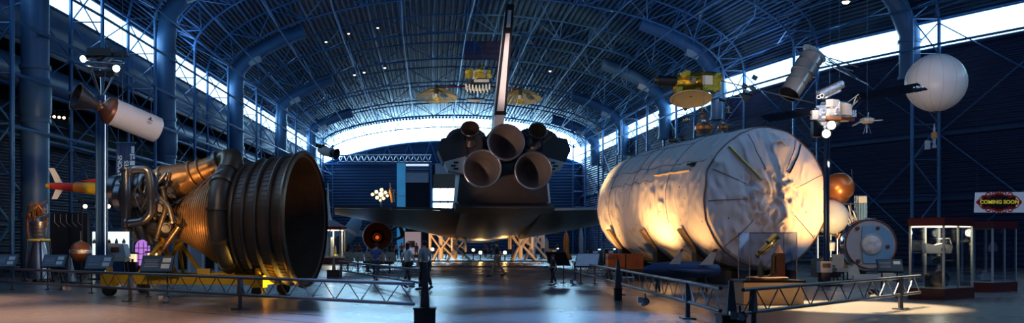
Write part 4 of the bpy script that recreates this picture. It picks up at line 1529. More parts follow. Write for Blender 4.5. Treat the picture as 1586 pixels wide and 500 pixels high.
# telescope
Y = 54
a, b = P(1222, 146, Y), P(1268, 82, Y)
ax = V((b.x - a.x, .9, b.z - a.z)).normalized()
L = (b - a).length
te = thing('space_telescope', 'shiny silver space telescope tube hanging diagonally with flat end cover', 'telescope', a)
MB().lathe([(0, .56), (L * .55, .56), (L * .56, .64), (L, .64), (L + .02, .5), (L + .02, .001)], a, ax, 40).build('tube', 'silver_tube', te, 35)
MB().lathe([(0.01, .57), (0.0, .52), (.8, .50), (.8, .001)], a, ax, 40).build('tube_lining', 'black', te, 35)
m = MB()
for t in (.0, .3, .56, .8, .98):
    m.torus(a + ax * L * t, ax, .58 if t < .5 else .65, .02, 40, 6)
m.build('band', 'brushed', te, 50)
cx = a + ax * (L + .35)
MB().lathe([(-.05, .001), (-.05, .74), (.0, .78), (.06, .74), (.06, .001)], cx, V((.35, -.55, .55)), 32).build('end_cover', 'white_dim', te, 40)
MB().tube(a + ax * (L + .0), cx, .12, 8).build('hinge', 'black', te)
for k, (q0, q1) in enumerate((((1282, 92), (1325, 122)), ((1280, 95), (1322, 110)), ((1278, 98), (1345, 131)), ((1286, 90), (1330, 104)))):
    MB().tube(P(*q0, Y), P(*q1, Y - 1.5), .035, 6).build('folded_antenna', 'brushed', te)
MB().tube(P(1345, 131, Y - 1.5), P(1362, 129, Y - 1.5), .03, 6).build('antenna_tip', 'black', te)
hang(te, [a + ax * .5 + UP * .4, a + ax * (L - .2) + UP * .4])

# white satellite with two solar wings
Y = 44
c = P(1292, 168, Y)
ws = thing('winged_satellite', 'white boxy satellite with two long black solar wings hanging in front of the balloon', 'satellite', c)
w_ = lambda px, py, d=0.0: P(px, py, Y + d)
MB().lathe([(-.04, .55), (0, .98), (.14, .98), (.2, .6)], w_(1290, 186), (.05, -.12, 1), 8).build('lower_deck', 'brown_metal', ws)
MB().lathe([(-.5, .001), (-.5, .70), (.32, .62), (.36, .3)], w_(1292, 170), (0.05, -.05, 1), 8).build('body', 'silver_foil', ws)
for k, (px, py, dx, dz) in enumerate(((1272, 172, .35, .5), (1310, 170, .35, .5), (1290, 160, .5, .3), (1275, 185, .5, .2), (1308, 184, .45, .22), (1262, 178, .25, .4), (1320, 176, .2, .3), (1284, 176, .3, .4))):
    crumple(MB().box(w_(px, py, -.55), (dx, .35, dz), .3 * k), .05, k).build('equipment_box', ('silver_foil', 'white_paint', 'white_dim')[k % 3], ws)
t0, t1 = w_(1268, 147, -.4), w_(1304, 130, -.2)
MB().tube(t0, t1, .20, 14).box((t0 + t1) / 2 + V((.1, .25, -.1)), (.8, .4, .3), R=Matrix.Rotation(-.44, 3, 'Y')).build('sensor_barrel', 'silver_foil', ws, 40)
for k in range(2):
    q = w_(1268 + 5 * k, 147 - 2 * k + 3, -.75)
    MB().lathe([(0, .09), (.1, .09), (.1, .07), (.02, .001)], q, (-.4, -1, -.2), 12).build('sensor_lens', 'black_gloss', ws)
for (p, q, wd) in ((w_(1262, 172, -.2), w_(1186, 184, -.9), .38), (w_(1324, 151, .1), w_(1428, 134, .9), .42)):
    d = (q - p).normalized()
    nrm = V((d.z * .35, -.55, .85)).normalized()
    y_ = nrm.cross(d).normalized()
    M = Matrix((d, y_, d.cross(y_))).transposed()
    pn = MB().box((p + q) / 2, ((q - p).length, wd * 1.7, .05), R=M).build('solar_wing', 'solar', ws)
    m = MB()
    for k in range(9):
        m.box(p.lerp(q, k / 8), (.03, wd * 1.7, .06), R=M)
    m.build('wing_rib', 'black_gloss', pn)
for p, q in ((w_(1312, 172), w_(1332, 152)), (w_(1308, 162), w_(1330, 146)), (w_(1272, 178), w_(1260, 172)), (w_(1326, 150), w_(1312, 184)), (w_(1262, 168), w_(1276, 186))):
    MB().tube(p, q, .03, 6).build('wing_strut', 'white_paint', ws)
m = MB()
for k in range(8):
    m.box(w_(1415 + k * 2, 137 - k * .4 + (k % 3) * 2, .8), (.1, .1, .16), .4 * k)
m.build('tip_sensor', 'silver_foil', ws)
hang(ws, [w_(1285, 155), w_(1300, 140)])

# small probe to the right of it
Y = 44
c = P(1343, 188, Y)
pr = thing('small_probe', 'small pale winged probe with spindly legs hanging right of the winged satellite', 'probe', c)
MB().lathe([(-.1, .2), (0, .32), (.12, .3), (.2, .1)], c, (0, 0, 1), 10).build('body', 'white_dim', pr)
for sx, dz in ((-1, .0), (1, .05)):
    MB().prism([c + V((sx * .2, -.1, 0)), c + V((sx * .65, -.15, -.22 + dz * 5)), c + V((sx * .62, .2, -.2 + dz * 5)), c + V((sx * .2, .15, .05))], (0, 0, .04)).build('wing', 'white_dim', pr)
m = MB()
for a in (0, 2.1, 4.2):
    m.tube(c, c + V((.18 * math.cos(a), .18 * math.sin(a), -.55)), .018, 5)
    m.tube(c + UP * .1, c + V((.3 * math.cos(a + 1), .2, .45)), .014, 5)
m.build('leg', 'brushed', pr)
hang(pr, [c])

# balloon
Y = 50
c = P(1449.5, 128, Y)
bl = thing('research_balloon', 'large white round balloon hanging high against the dark wall with small payload below', 'balloon', c)
MB().ball(c, 1.48, 48, 32).build('envelope', 'balloon', bl, 80)
m = MB()
for k in range(14):
    a = 2 * PI * k / 14
    m.path([c + V((math.cos(a) * math.sin(t) * 1.483, math.sin(a) * math.sin(t) * 1.483, math.cos(t) * 1.483)) for t in [PI * j / 24 for j in range(25)]], .007, 4)
m.build('gore_seam', 'white_dim', bl)
MB().lathe([(-.06, .09), (0, .14), (.05, .12)], c + UP * -1.5, (0, 0, 1), 14).build('lower_cap', 'brown_metal', bl)
p = P(1447, 214, Y)
MB().tube(c + UP * -1.5, p, .015, 5).build('tether', 'black', bl)
MB().lathe([(0.75, .02), (.5, .05), (.3, .06), (.28, .12), (.0, .13), (-.02, .08), (-.35, .07), (-.38, .12), (-.5, .12), (-.52, .001)], p, (0, 0, 1), 12).build('payload', 'white_dim', bl, 40)
MB().lathe([(.3, .13), (-.0, .14)], p, (0, 0, 1), 12).build('payload_band', 'orange', bl, 40)
MB().box(p + V((-.35, 0, -.35)), (.2, .2, .45)).tube(p + V((-.4, 0, -.2)), p + V((0, 0, -.2)), .02, 5).build('side_box', 'white_dim', bl)
hang(bl, [c + UP * 1.45])
# ------------------------------------------------------------------ exhibits standing on the floor
# upright silver engine at the gallery side
Y = 41
g = G(60, Y)
ve = thing('upright_engine', 'upright silver rocket engine with yellow ring and tangle of copper plumbing on top', 'rocket engine', g)
prof = [(0.15, .50), (.5, .46), (.9, .40), (1.3, .32), (1.75, .22), (1.9, .19)]
MB().lathe(prof, g, UP, 36).build('nozzle', 'brushed', ve, 50)
MB().lathe([(.15, .495), (.9, .38), (1.8, .001)], g, UP, 36).build('nozzle_lining', 'black', ve, 50)
MB().torus(g + UP * 1.78, UP, .42, .045, 36, 8).build('support_ring', 'yellow_pale', ve, 60)
m = MB()
for k in range(4):
    a = k * PI / 2 + .6
    m.tube(g + V((math.cos(a) * .44, math.sin(a) * .44, 1.78)), g + V((math.cos(a) * .58, math.sin(a) * .58, 0)), .03, 6)
    m.box(g + V((math.cos(a) * .58, math.sin(a) * .58, .04)), (.2, .2, .08))
    m.tube(g + V((math.cos(a) * .42, math.sin(a) * .42, 1.78)), g + V((math.cos(a) * .2, math.sin(a) * .2, 1.8)), .025, 6)
m.build('stand', 'black', ve)
MB().lathe([(1.85, .2), (1.95, .28), (2.35, .33), (2.45, .36), (2.55, .36), (2.57, .28), (2.7, .2)], g, UP, 30).build('chamber', 'brushed', ve, 40)
m = MB()
for z in (2.0, 2.15, 2.3, 2.5):
    m.torus(g + UP * z, UP, interp([(1.95, .28), (2.35, .33), (2.45, .36), (2.55, .36)], z) + .01, .018, 30, 6)
m.build('hoop', 'pipe_steel', ve, 60)
MB().ball(g + UP * 3.02, .24, 18, 12).build('copper_tank', 'copper', ve, 60)
MB().ball(g + V((-.35, -.1, 2.85)), .13, 14, 8, (1, 1, 1.5)).build('side_tank', 'brown_metal', ve, 60)
for k in range(22):
    r2 = random.Random(k + 5)
    a0, a1 = r2.uniform(0, 6.28), r2.uniform(0, 6.28)
    ps = [g + V((math.cos(a0) * .3, math.sin(a0) * .3, r2.uniform(2.5, 3.0))), g + V((math.cos((a0 + a1) / 2) * .48, math.sin((a0 + a1) / 2) * .4, r2.uniform(2.8, 3.35))), g + V((math.cos(a1) * .42, math.sin(a1) * .35, r2.uniform(3.0, 3.5)))]
    MB().path(smooth_pts(ps), r2.uniform(.012, .035), 6).build('plumbing_line', r2.choice(['copper', 'brushed', 'gold_dull', 'brown_metal', 'light_blue']), ve, 60)
MB().path(smooth_pts([g + V((-.42, -.1, 2.8)), g + V((-.44, -.1, 2.2)), g + V((-.36, -.1, 1.8))]), .05, 8).path(smooth_pts([g + V((.30, -.2, 2.6)), g + V((.46, -.2, 2.75)), g + V((.4, -.2, 2.3))]), .035, 8).build('feed_pipe', 'brown_metal', ve, 60)

# ball satellite on a rod
Y = 39.5
g = G(125, Y)
bs = thing('ball_satellite', 'dark metal ball satellite with bright belt on slim stand behind the barrier', 'satellite', g)
c = g + UP * (1.6 - 12 / F * Y)
MB().ball(c, .44, 32, 20).build('shell', 'brown_metal', bs, 60)
MB().lathe([(-.10, .43), (-.09, .452), (.06, .456), (.07, .44)], c + UP * .03, UP, 36).build('belt', 'silver_foil', bs, 40)
MB().tube(c + UP * .42, c + UP * .85, .012, 6).tube(c + UP * .40, c + UP * .47, .06, 10).build('antenna', 'brushed', bs)
MB().tube(g, c - UP * .4, .035, 8).lathe([(0, .45), (.03, .45), (.04, .05)], g, UP, 24).build('stand', 'black', bs, 40)
cone = thing('nose_cone', 'dull grey metal cone standing on the floor beneath the ball satellite', 'nose cone', G(108, 40))
MB().lathe([(0, .28), (.1, .27), (.6, .16), (1.1, .05), (1.25, .001)], G(108, 40), UP, 24).build('shell', 'pipe_steel', cone, 60)
MB().lathe([(0, .30), (.06, .30), (.07, .27)], G(108, 40), UP, 24).build('base_ring', 'black', cone, 40)

# lit vitrines and model in the back
Y = 54
vt = thing('display_cabinet', 'bright lit vitrine with shelves of small objects behind the lamp mast', 'display case', G(168, Y))
p0, p1 = P(139, 400, Y), P(196, 356, Y)
MB().box(((p0.x + p1.x) / 2, Y + .6, p1.z / 2), (p1.x - p0.x + .3, .3, p1.z + .3)).box(((p0.x + p1.x) / 2, Y, .35), (p1.x - p0.x + .2, .9, .7)).build('cabinet_body', 'steel_dark', vt)
MB().box(((p0.x + p1.x) / 2, Y + .42, 1.55), (p1.x - p0.x, .04, 1.5)).build('lit_back', 'vitrine', vt)
for z in (1.15, 1.62):
    MB().box(((p0.x + p1.x) / 2, Y + .15, z), (p1.x - p0.x, .5, .03)).build('shelf', 'glass_dark', vt)
MB().box(((p0.x + p1.x) / 2, Y - .1, 1.5), (p1.x - p0.x, .02, 1.6)).build('front_glass', 'glass', vt)
for k in range(9):
    r2 = random.Random(k + 70)
    x = p0.x + .2 + (p1.x - p0.x - .4) * k / 8
    z = 1.165 if k % 2 else 1.635
    o = tag(MB().lathe([(0, .09), (.1 * r2.uniform(.6, 1.5), .1), (.2 * r2.uniform(.8, 1.3), .05 * r2.uniform(.5, 1.6)), (.3, .001)], (x, Y + .15, z), UP, 14).build('model_rocket_part', r2.choice(['wood', 'brass', 'white_dim', 'dark_red']), None, 40),
            'small turned model piece on the shelves of the bright lit vitrine', 'model', 'little models in the vitrine')
Y = 45
g = G(180, Y)
md = thing('lander_cabin_model', 'pale boxy cabin mock-up with sloping roof and square window, in front of the lit vitrine', 'model', g)
z0 = 1.6 - 27 / F * Y
MB().prism([g + V((-.55, -.3, z0 + .22)), g + V((.55, -.3, z0 + .22)), g + V((.42, -.3, z0 + .82)), g + V((-.32, -.3, z0 + .86))], (0, .7, 0)).build('cabin', 'white_dim', md)
MB().box(g + V((.05, -.31, z0 + .55)), (.38, .02, .24)).build('window', 'brown_metal', md)
MB().box(g + V((0, 0, z0 + .12)), (1.0, .6, .2)).box(g + V((-.2, -.3, z0 + .12)), (.4, .05, .22)).build('chassis', 'beige', md)
m = MB()
for sx in (-.4, .4):
    for sy in (-.2, .25):
        m.tube(g + V((sx, sy, z0)), g + V((sx * 1.2, sy * 1.2, 0)), .05, 6)
m.build('leg_frame', 'black', md)
Y = 50
g = G(221, Y)
ap = thing('arched_display', 'dim purple lit arched display panel glowing behind the engine pipework', 'display', g)
zc = 1.6
m = MB()
pl = [g + V((-.42, 0, .5))] + [g + V((-.42 * math.cos(a), 0, 1.45 + .42 * math.sin(a))) for a in [PI * k / 12 for k in range(13)]] + [g + V((.42, 0, .5))]
m.prism(pl, (0, .05, 0)).build('lit_panel', 'vitrine_purple', ap)
m = MB()
m.path(pl, .035, 6)
for x in (-.2, 0.05, .25):
    m.tube(g + V((x, -.02, .5)), g + V((x, -.02, 1.7)), .02, 5)
for z in (.8, 1.1, 1.4):
    m.tube(g + V((-.42, -.02, z)), g + V((.42, -.02, z)), .02, 5)
m.box(g + V((0, .05, .25)), (1.0, .4, .5)).build('frame', 'black', ap)
Y = 49
for k, (px, w, h, mt, lb) in enumerate(((235, .5, .45, 'vitrine_warm', 'small warm lit showcase glowing under the engine pipes'), (202, .55, .4, 'vitrine_warm', 'small warm lit showcase beside the pale cabin mock-up'))):
    g = G(px, Y)
    o = thing('lit_showcase', lb, 'display case', g)
    MB().box(g + V((0, 0, .35)), (w + .1, .4, .7)).build('cabinet_body', 'black', o)
    MB().box(g + V((0, 0, .7 + h + .05)), (w + .1, .4, .08)).build('canopy', 'black', o)
    MB().box(g + V((0, .12, .7 + h / 2)), (w, .04, h)).build('lit_back', mt, o)
    MB().box(g + V((-.08, -.05, .8)), (.16, .16, .2)).box(g + V((.12, -.05, .78)), (.1, .1, .16)).build('contents', 'brown_metal', o)
    MB().box(g + V((0, -.19, .7 + h / 2)), (w, .01, h)).build('front_glass', 'glass', o)
# dark partition with thin light lines
Y = 53
p0, p1 = P(80, 400, Y), P(137, 330, Y)
dk = thing('display_partition', 'dark exhibit partition with thin bent pale lines behind the ball satellite', 'partition', V(((p0.x + p1.x) / 2, Y, 0)))
MB().box(((p0.x + p1.x) / 2, Y, p1.z / 2), (p1.x - p0.x, .4, p1.z)).build('board', 'void', dk)
m = MB()
for k in range(5):
    x = p0.x + .25 + k * .32
    m.path([V((x, Y - .22, p1.z - .05)), V((x, Y - .22, p1.z - .5)), V((x + .25, Y - .22, p1.z - .75))], .012, 5)
m.build('pale_line', 'white_dim', dk)
Y = 51
lb_ = thing('spotlight_bar', 'row of small glowing lamp heads on a post under the red and yellow missile', 'spotlights', P(128, 312, Y))
MB().tube(P(127, 312, Y), P(187, 318, Y), .04, 6).tube(P(127, 306, Y), G(127, Y), .035, 6).ball(P(125, 311, Y), .16, 10, 6).build('bar', 'black', lb_)
for px in (132, 151, 168, 184):
    b, l = MB(), MB()
    q = P(px, 319.5, Y - .25)
    lamp_head(b, l, q, (.5, -1, -.1), .12, .4)
    b.tube(q + UP * .02, P(px, 316, Y), .03, 5)
    h = b.build('lamp_head', 'black', lb_, 40)
    l.build('lens', 'lamp_soft', h)
# pale cabinet seen under the engine
Y = 48
pc = thing('display_cabinet', 'pale cabinet with dark glazed doors seen under the giant engine bell', 'display case', G(315, Y))
p0, p1 = P(272, 415, Y), P(356, 378, Y)
MB().box(((p0.x + p1.x) / 2, Y + .3, 0.95), (p1.x - p0.x, .5, 1.9)).build('cabinet_body', 'white_dim', pc)
for k in range(4):
    x = p0.x + (p1.x - p0.x) * (k + .5) / 4
    if k != 1:
        d = MB().box((x, Y + .04, 1.0), (.42, .05, 1.3)).build('glazed_door', 'black_gloss', pc)
        MB().box((x + .17, Y, 1.0), (.03, .03, .2)).build('handle', 'brushed', d)
    MB().box((x + .33, Y + .03, .95), (.1, .06, 1.9)).build('stile', 'white_paint', pc)

# barriers
WEB = {}
def barrier(a, b, lb, zt=.78, zb=.36, posts=(), n=None, end=False, mat='rail_metal'):
    a, b = V(a), V(b)
    o = thing('barrier_rail', lb, 'barrier', V(((a.x + b.x) / 2, (a.y + b.y) / 2, 0)))
    d = (b - a)
    L = d.length
    u = d.normalized()
    MB().tube(a + UP * zt, b + UP * zt, .038, 8).build('top_rail', mat, o, 60)
    MB().tube(a + UP * zb, b + UP * zb, .038, 8).build('bottom_rail', mat, o, 60)
    n = n or max(3, int(L / .9))
    m = MB()
    for k in range(n):
        p, q, r = a + d * k / n, a + d * (k + .5) / n, a + d * (k + 1) / n
        m.tube(p + UP * zb, q + UP * zt, .013, 5).tube(q + UP * zt, r + UP * zb, .013, 5)
    m.build('lattice', mat, o)
    s = u.cross(UP)
    for t in posts:
        p = a + d * t
        MB().box(p + UP * (zb / 2), (.09, .09, zb)).box(p + UP * .015, (.42, .28, .03), math.atan2(u.y, u.x)).build('post', mat, o)
        MB().prism([p + UP * zb - u * .09 - s * .05, p + UP * zb + u * .09 - s * .05, p + UP * zt + u * .03 - s * .05, p + UP * zt - u * .03 - s * .05], s * .1).build('gusset', mat, o)
    return o


barrier(G(0 - 40, 33.5), G(641, 20), 'long low lattice barrier running in front of the giant rocket engine', posts=(.06, .48, .72), n=26)
barrier(G(526, 46), G(651, 31), 'short lattice barrier beyond the corner post, behind the walking visitors', posts=(.03,), n=10)
barrier(G(886, 46), G(1116, 18), 'lattice barrier along the side of the wrapped module', posts=(.05, .55, .9), n=26)
barrier(G(1151, 17.4), G(1425, 25), 'lattice barrier in front of the instrument case, ending at the glass showcase', posts=(.04, .85), n=10)
barrier(G(562, 60), G(862, 60), 'thin distant lattice barrier stretched across the floor behind the orbiter', .55, .2, (.02, .35, .68, .98), 24)


def corner(px, Y, lb, h=1.25, w=.42):
    g = G(px, Y)
    o = thing('barrier_post', lb, 'barrier post', g)
    MB().box(g + UP * .16, (w, w, .32)).box(g + UP * .335, (w + .04, w + .04, .03)).build('base_block', 'black', o)
    MB().lathe([(.34, .13), (h - .3, .085), (h, .05), (h + .01, .001)], g, UP, 4, ref=V((1, 1, 0))).build('tapered_post', 'rail_metal', o)
    return o


corner(658, 19.2, 'black tapered corner post on black block at the end of the engine barrier')
corner(1132, 17.2, 'dark tapered corner post on black block where two barriers meet before the module', .95)
corner(517, 47, 'small dark corner post on block at the far end of the short barrier', 1.0, .6)
corner(957, 27.5, 'dark post with round foot halfway along the module barrier', 1.15, .2)


def rail_spot(px, py, Y, lb, d=(.3, -1, .5)):
    p = P(px, py, Y)
    o = thing('barrier_spotlight', lb, 'spotlight', p, 0, 'little spotlights clamped on the barriers')
    b, l = MB(), MB()
    lamp_head(b, l, p, d, .09, .2)
    b.box(p + V((-.14, .05, .02)), (.12, .1, .14)).tube(p + V((0, .1, 0)), p + V((0, .12, .18)), .02, 5)
    h = b.build('lamp_head', 'chrome', o, 40)
    l.build('lens', 'brushed', h)


rail_spot(107, 446, 30.2, 'silver spotlight under the engine barrier, below the nose cone')
rail_spot(257, 463, 26.5, 'silver spotlight under the engine barrier, just right of its post')
rail_spot(1001, 466, 23.3, 'silver spotlight under the module barrier')
rail_spot(1149, 490, 16.8, 'silver spotlight beside the dark corner post before the instrument case')
rail_spot(1358, 453, 22.8, 'silver spotlight hanging at the barrier below the round hatch')
rail_spot(891, 437, 38, 'lit little spotlight at the far end of the module barrier')

# reader panels leaning over the barriers
def reader(loc, rz, lb, w=.78, h=.58, zc=1.0, face='panel_face', cards=2, grp='reader panels on the barriers'):
    o = thing('info_panel', lb, 'info panel', loc, 0, grp)
    R = Matrix.Rotation(rz, 3, 'Z') @ Matrix.Rotation(math.radians(48), 3, 'X')
    c = V(loc) + UP * zc
    MB().box(c, (w, h, .05), R=R).build('board', 'black', o)
    f = MB().box(c + R @ V((0, 0, .03)), (w * .94, h * .9, .012), R=R).build('printed_face', face, o)
    for k in range(cards):
        MB().box(c + R @ V((w * .28 - .02 * k, h * (.18 - .36 * k), .04)), (w * .26, h * .26, .006), R=R).build('picture_card', 'card_white', f)
    m = MB()
    for k in range(5):
        m.box(c + R @ V((-w * .18, h * (.2 - .1 * k), .039)), (w * (.46 - .04 * (k % 3)), h * .025, .004), R=R)
    if face == 'panel_face':
        m.build('caption_block', 'white_dim', f)
    a = Matrix.Rotation(rz, 3, 'Z')
    m = MB()
    for sx in (-.5, .5):
        m.tube(V(loc) + a @ V((sx * w * .6, .06, 0)), c + a @ V((sx * w * .6, .02, -.06)), .025, 6)
        m.box(V(loc) + a @ V((sx * w * .6, .06, .015)), (.16, .24, .03), rz)
    m.build('leg', 'black', o)
    return o


reader(G(8, 34), .1, 'tilted dark info panel cut off by the photo edge')
reader(G(84, 34), .1, 'tilted dark info panel before the upright silver engine')
reader(G(154, 31.5), .1, 'tilted dark info panel just right of the ball satellite', .86, .62)
reader(G(244, 29.2), .1, 'large tilted dark info panel with white cards in front of the engine pipework', .95, .66)
reader(G(910, 39), -.35, 'tilted pale glowing info panel by the module barrier', .95, .72, .95, 'panel_pale', 0)
reader(G(864, 40), PI - .5, 'dark tilted info panel seen from behind beside the child', .9, .75, 1.0, 'panel_face', 0)
reader(G(1378, 29), -.25, 'dark tilted info panel leaning below the round hatch', .72, .5, .95, 'panel_face', 1)

# row of reading desks before the brown bell
Y = 58
p0, p1 = G(531, Y), G(612, Y - 3)
o = thing('reading_rail', 'row of slanted dark reading boards on legs before the brown engine bell', 'reading rail', (p0 + p1) / 2)
d = (p1 - p0)
for k in range(5):
    a, b = p0 + d * (k / 5 + .01), p0 + d * ((k + 1) / 5 - .01)
    MB().prism([a + V((0, .25, 1.15)), b + V((0, .25, 1.15)), b + V((.12, -.25, .65)), a + V((.12, -.25, .65))], (0, -.03, -.05)).build('board', 'wood', o)
    MB().tube((a + b) / 2, (a + b) / 2 + UP * .85, .05, 6).box((a + b) / 2 + UP * .02, (.3, .4, .04)).build('leg', 'black', o)

# brown bell facing us under the left wing
Y = 78
c = P(585, 366, Y)
bb = thing('engine_bell', 'round dark brown engine bell facing us under the wing, orange glow in its throat', 'engine bell', V((c.x, Y, 0)))
ax = V((.10, -1, .04)).normalized()
MB().lathe([(-2.2, .35), (-1.5, .6), (-.8, .92), (0, 1.16)], c, ax, 40).build('bell', 'brown_metal', bb, 50)
MB().lathe([(.01, 1.15), (-.8, .88), (-1.5, .55), (-1.9, .28), (-2.0, .001)], c, ax, 40).build('bell_lining', 'bell_in', bb, 50)
MB().torus(c, ax, 1.15, .055, 40, 8).build('rim', 'gold_tubes', bb, 60)
MB().torus(c - ax * 1.62, ax, .36, .07, 24, 6).build('throat_ring', 'copper', bb, 60)
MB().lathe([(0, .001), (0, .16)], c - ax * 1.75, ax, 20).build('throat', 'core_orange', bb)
m = MB()
for sx in (-.8, .8):
    m.tube(c + V((sx, .6, -.7)), (c.x + sx * 1.2, Y + .6, 0), .09, 6).tube(c + V((sx, 1.8, -.4)), (c.x + sx * 1.2, Y + 1.8, 0), .09, 6)
m.box((c.x, Y + 1.2, .1), (2.4, 2.2, .2)).build('stand', 'black', bb)
m = MB()
for k in range(3):
    m.path(smooth_pts([c + V((1.0, .9 + .2 * k, .5)), c + V((1.7, 1.0, .9 + .15 * k)), c + V((1.9 + .1 * k, 1, .0)), c + V((1.2, 1.2, -.3))]), .09, 8)
m.build('coolant_pipe', 'bell_dark', bb, 60)

# glass kiosk
Y = 78
g = G(514, Y)
ks = thing('glass_kiosk', 'lit glass kiosk with pale pointed roof and red rims, partly hidden by the engine bell', 'display case', g)
r = 1.05
MB().lathe([(0, r + .25), (.32, r + .25), (.34, r + .1), (.5, r + .1), (.5, .001)], g, UP, 8).build('base', 'dark_red', ks)
MB().lathe([(.5, .9), (.62, .9), (.62, .001)], g, UP, 8).build('floor_panel', 'white_paint', ks)
for k in range(8):
    a = 2 * PI * k / 8
    MB().box(g + V((math.cos(a) * r, math.sin(a) * r, 1.65)), (.09, .09, 2.3)).build('corner_post', 'frame_white', ks)
MB().lathe([(.5, r - .01), (2.8, r - .01)], g, UP, 8).build('glazing', 'glass', ks)
MB().lathe([(2.75, r + .05), (2.8, r + .18), (3.0, r + .18), (3.02, r + .05)], g, UP, 8).build('eaves', 'red', ks)
MB().lathe([(2.98, r + .12), (3.5, .25), (3.55, .001)], g, UP, 8).build('roof', 'white_dim', ks)
MB().lathe([(2.7, .001), (2.7, .8), (2.74, .8)], g, UP, 8).build('ceiling_light', 'case_light', ks)
o = thing('model_launcher', 'small white model launcher standing inside the lit glass kiosk', 'model', g + UP * .62)
MB().lathe([(.62, .16), (1.5, .16), (1.6, .12), (2.0, .12), (2.2, .001)], g, UP, 14).build('body', 'white_paint', o, 40)
MB().lathe([(.62, .2), (.72, .2), (.76, .16)], g + V((.3, 0, 0)), UP, 12).lathe([(.62, .08), (1.3, .08), (1.5, .001)], g + V((.3, 0, 0)), UP, 12).build('booster', 'gold_dull', o, 40)

# white pointed rocket and blue aircraft beyond
Y = 92
g = G(508, Y)
o = thing('pointed_rocket', 'slender white needle-nosed rocket standing behind the glass kiosk', 'rocket', g)
MB().lathe([(0, .5), (3.2, .5), (3.6, .42), (4.6, .22), (5.8, .12), (7.4, .02)], g, UP, 20).build('body', 'white_paint', o, 40)
for k in range(4):
    a = k * PI / 2 + .4
    e = V((math.cos(a), math.sin(a), 0))
    MB().prism([g + e * .48 + UP * .05, g + e * 1.1 + UP * .05, g + e * 1.0 + UP * .6, g + e * .48 + UP * 1.3], e.cross(UP) * .05).build('fin', 'white_dim', o)
Y = 88
o = thing('winged_rocketplane', 'light blue rocket plane with pale nose and white band tilted up behind the crowd', 'aircraft', G(540, Y))
a, b = P(531, 378, Y), P(557, 335, Y)
d = (b - a).normalized()
Ln = (b - a).length
MB().lathe([(0, .35), (.5, .62), (Ln * .55, .66), (Ln * .8, .55), (Ln, .25), (Ln + .12, .001)], a, d, 24).build('fuselage', 'light_blue', o, 50)
MB().lathe([(Ln * .42, .67), (Ln * .42, .69), (Ln * .52, .69), (Ln * .52, .66)], a, d, 24).build('white_band', 'white_paint', o, 40)
MB().prism([a + d * .9 + V((-.4, 0, 0)), a + d * 1.7 + V((-.4, 0, .1)), a + V((-2.2, .3, .9)), a + V((-2.3, .3, .5))], (0, .1, .04)).build('wing', 'light_blue', o)
MB().prism([a + d * .9 + V((.4, 0, 0)), a + d * 1.5 + V((.4, 0, .1)), a + V((2.6, .3, 1.0)), a + V((2.4, .3, .6))], (0, .1, .04)).build('wing', 'light_blue', o)
MB().tube((a.x + .3, Y, 0), a + d * 1.4, .09, 8).box((a.x + .2, Y, .06), (1.4, 1.0, .12)).build('stand', 'black', o)

# cluster of glowing bulbs and a small satellite far off
Y = 125
c = P(590, 301, Y)
lc = thing('lamp_cluster', 'cluster of round glowing orange bulbs on tall post before the dark far wall', 'lamp', G(590, Y))
MB().tube(G(590, Y), c, .09, 8).lathe([(0, .7), (.1, .7), (.15, .1)], G(590, Y), UP, 16).build('post', 'steel_dark', lc, 40)
for k, (px, py, r) in enumerate(((590, 301, 4.2), (583, 297, 3), (591, 294, 3), (597, 298, 2.6), (584, 306, 3), (594, 307, 2.6), (577, 301, 2.6), (600, 303, 2.2), (589, 310, 2))):
    q = P(px, py, Y - .3 * (k % 3))
    MB().ball(q, r * Y / F * .85, 14, 10).build('bulb', 'lamp_orange', lc, 60)
    MB().tube(q, c + V((0, .3, 0)), .04, 5).build('arm', 'steel_dark', lc)
c = P(607, 302, Y)
o = thing('tube_satellite', 'tan tube satellite with pale fins hanging next to the glowing bulbs', 'satellite', c)
d = V((-.18, 0, 1)).normalized()
MB().lathe([(-.95, .001), (-.95, .26), (.7, .28), (.75, .2), (.95, .16), (1.15, .001)], c, d, 18).build('tube', 'ped_tan', o, 40)
MB().tube(c + d * 1.1, c + d * 1.6, .03, 5).tube(c + V((-.8, 0, .3)), c + V((.9, 0, .25)), .04, 5).tube(c + V((.2, 0, -.1)), c + V((1.7, 0, -.1)), .04, 5).build('antenna', 'white_dim', o)
MB().box(c + d * .5 + V((.35, 0, .1)), (.4, .05, .25)).build('cell_panel', 'white_dim', o)
hang(o, [c + d * 1.1])

# ---------------------------------------------------- module side
Y = 42.5
g = G(967, Y)
cr = thing('equipment_cart', 'dark cart stacked with two padded crates at the shadowed end of the module', 'cart', g)
MB().box(g + UP * .45, (1.7, .9, .12)).build('deck', 'black', cr)
for sx in (-.7, .7):
    for sy in (-.35, .35):
        MB().lathe([(-.06, .001), (-.06, .16), (.06, .16), (.06, .001)], g + V((sx, sy, .16)), (0, 1, 0), 14).tube(g + V((sx, sy, .2)), g + V((sx, sy, .42)), .05, 6).build('wheel', 'rubber', cr, 40)
for k in range(2):
    q = g + V((-.40 + .80 * k, 0, .51))
    o = tag(MB().box(q + UP * .34, (.74, .7, .66)).box(q + V((0, -.36, .34)), (.08, .02, .66)).box(q + V((0, -.355, .34)), (.74, .02, .06)).build('crate', 'wood', None),
            ('tan strapped crate on the cart, nearer the far end of the module', 'tan strapped crate on the cart, nearer the saddle arms')[k], 'crate', 'crates on the cart')
Y = 33
g = G(1055, Y)
dr = thing('target_drone', 'dark blue finned drone aircraft with pale red-tipped tail fins, parked under the module', 'drone', g)
z = .72
a = g + V((-1.35, 0, z))
MB().lathe([(0, .001), (.12, .12), (.5, .24), (1.2, .30), (2.2, .28), (2.7, .18), (2.8, .001)], a, (1, .1, 0), 24).build('fuselage', 'banner_blue', dr, 50)
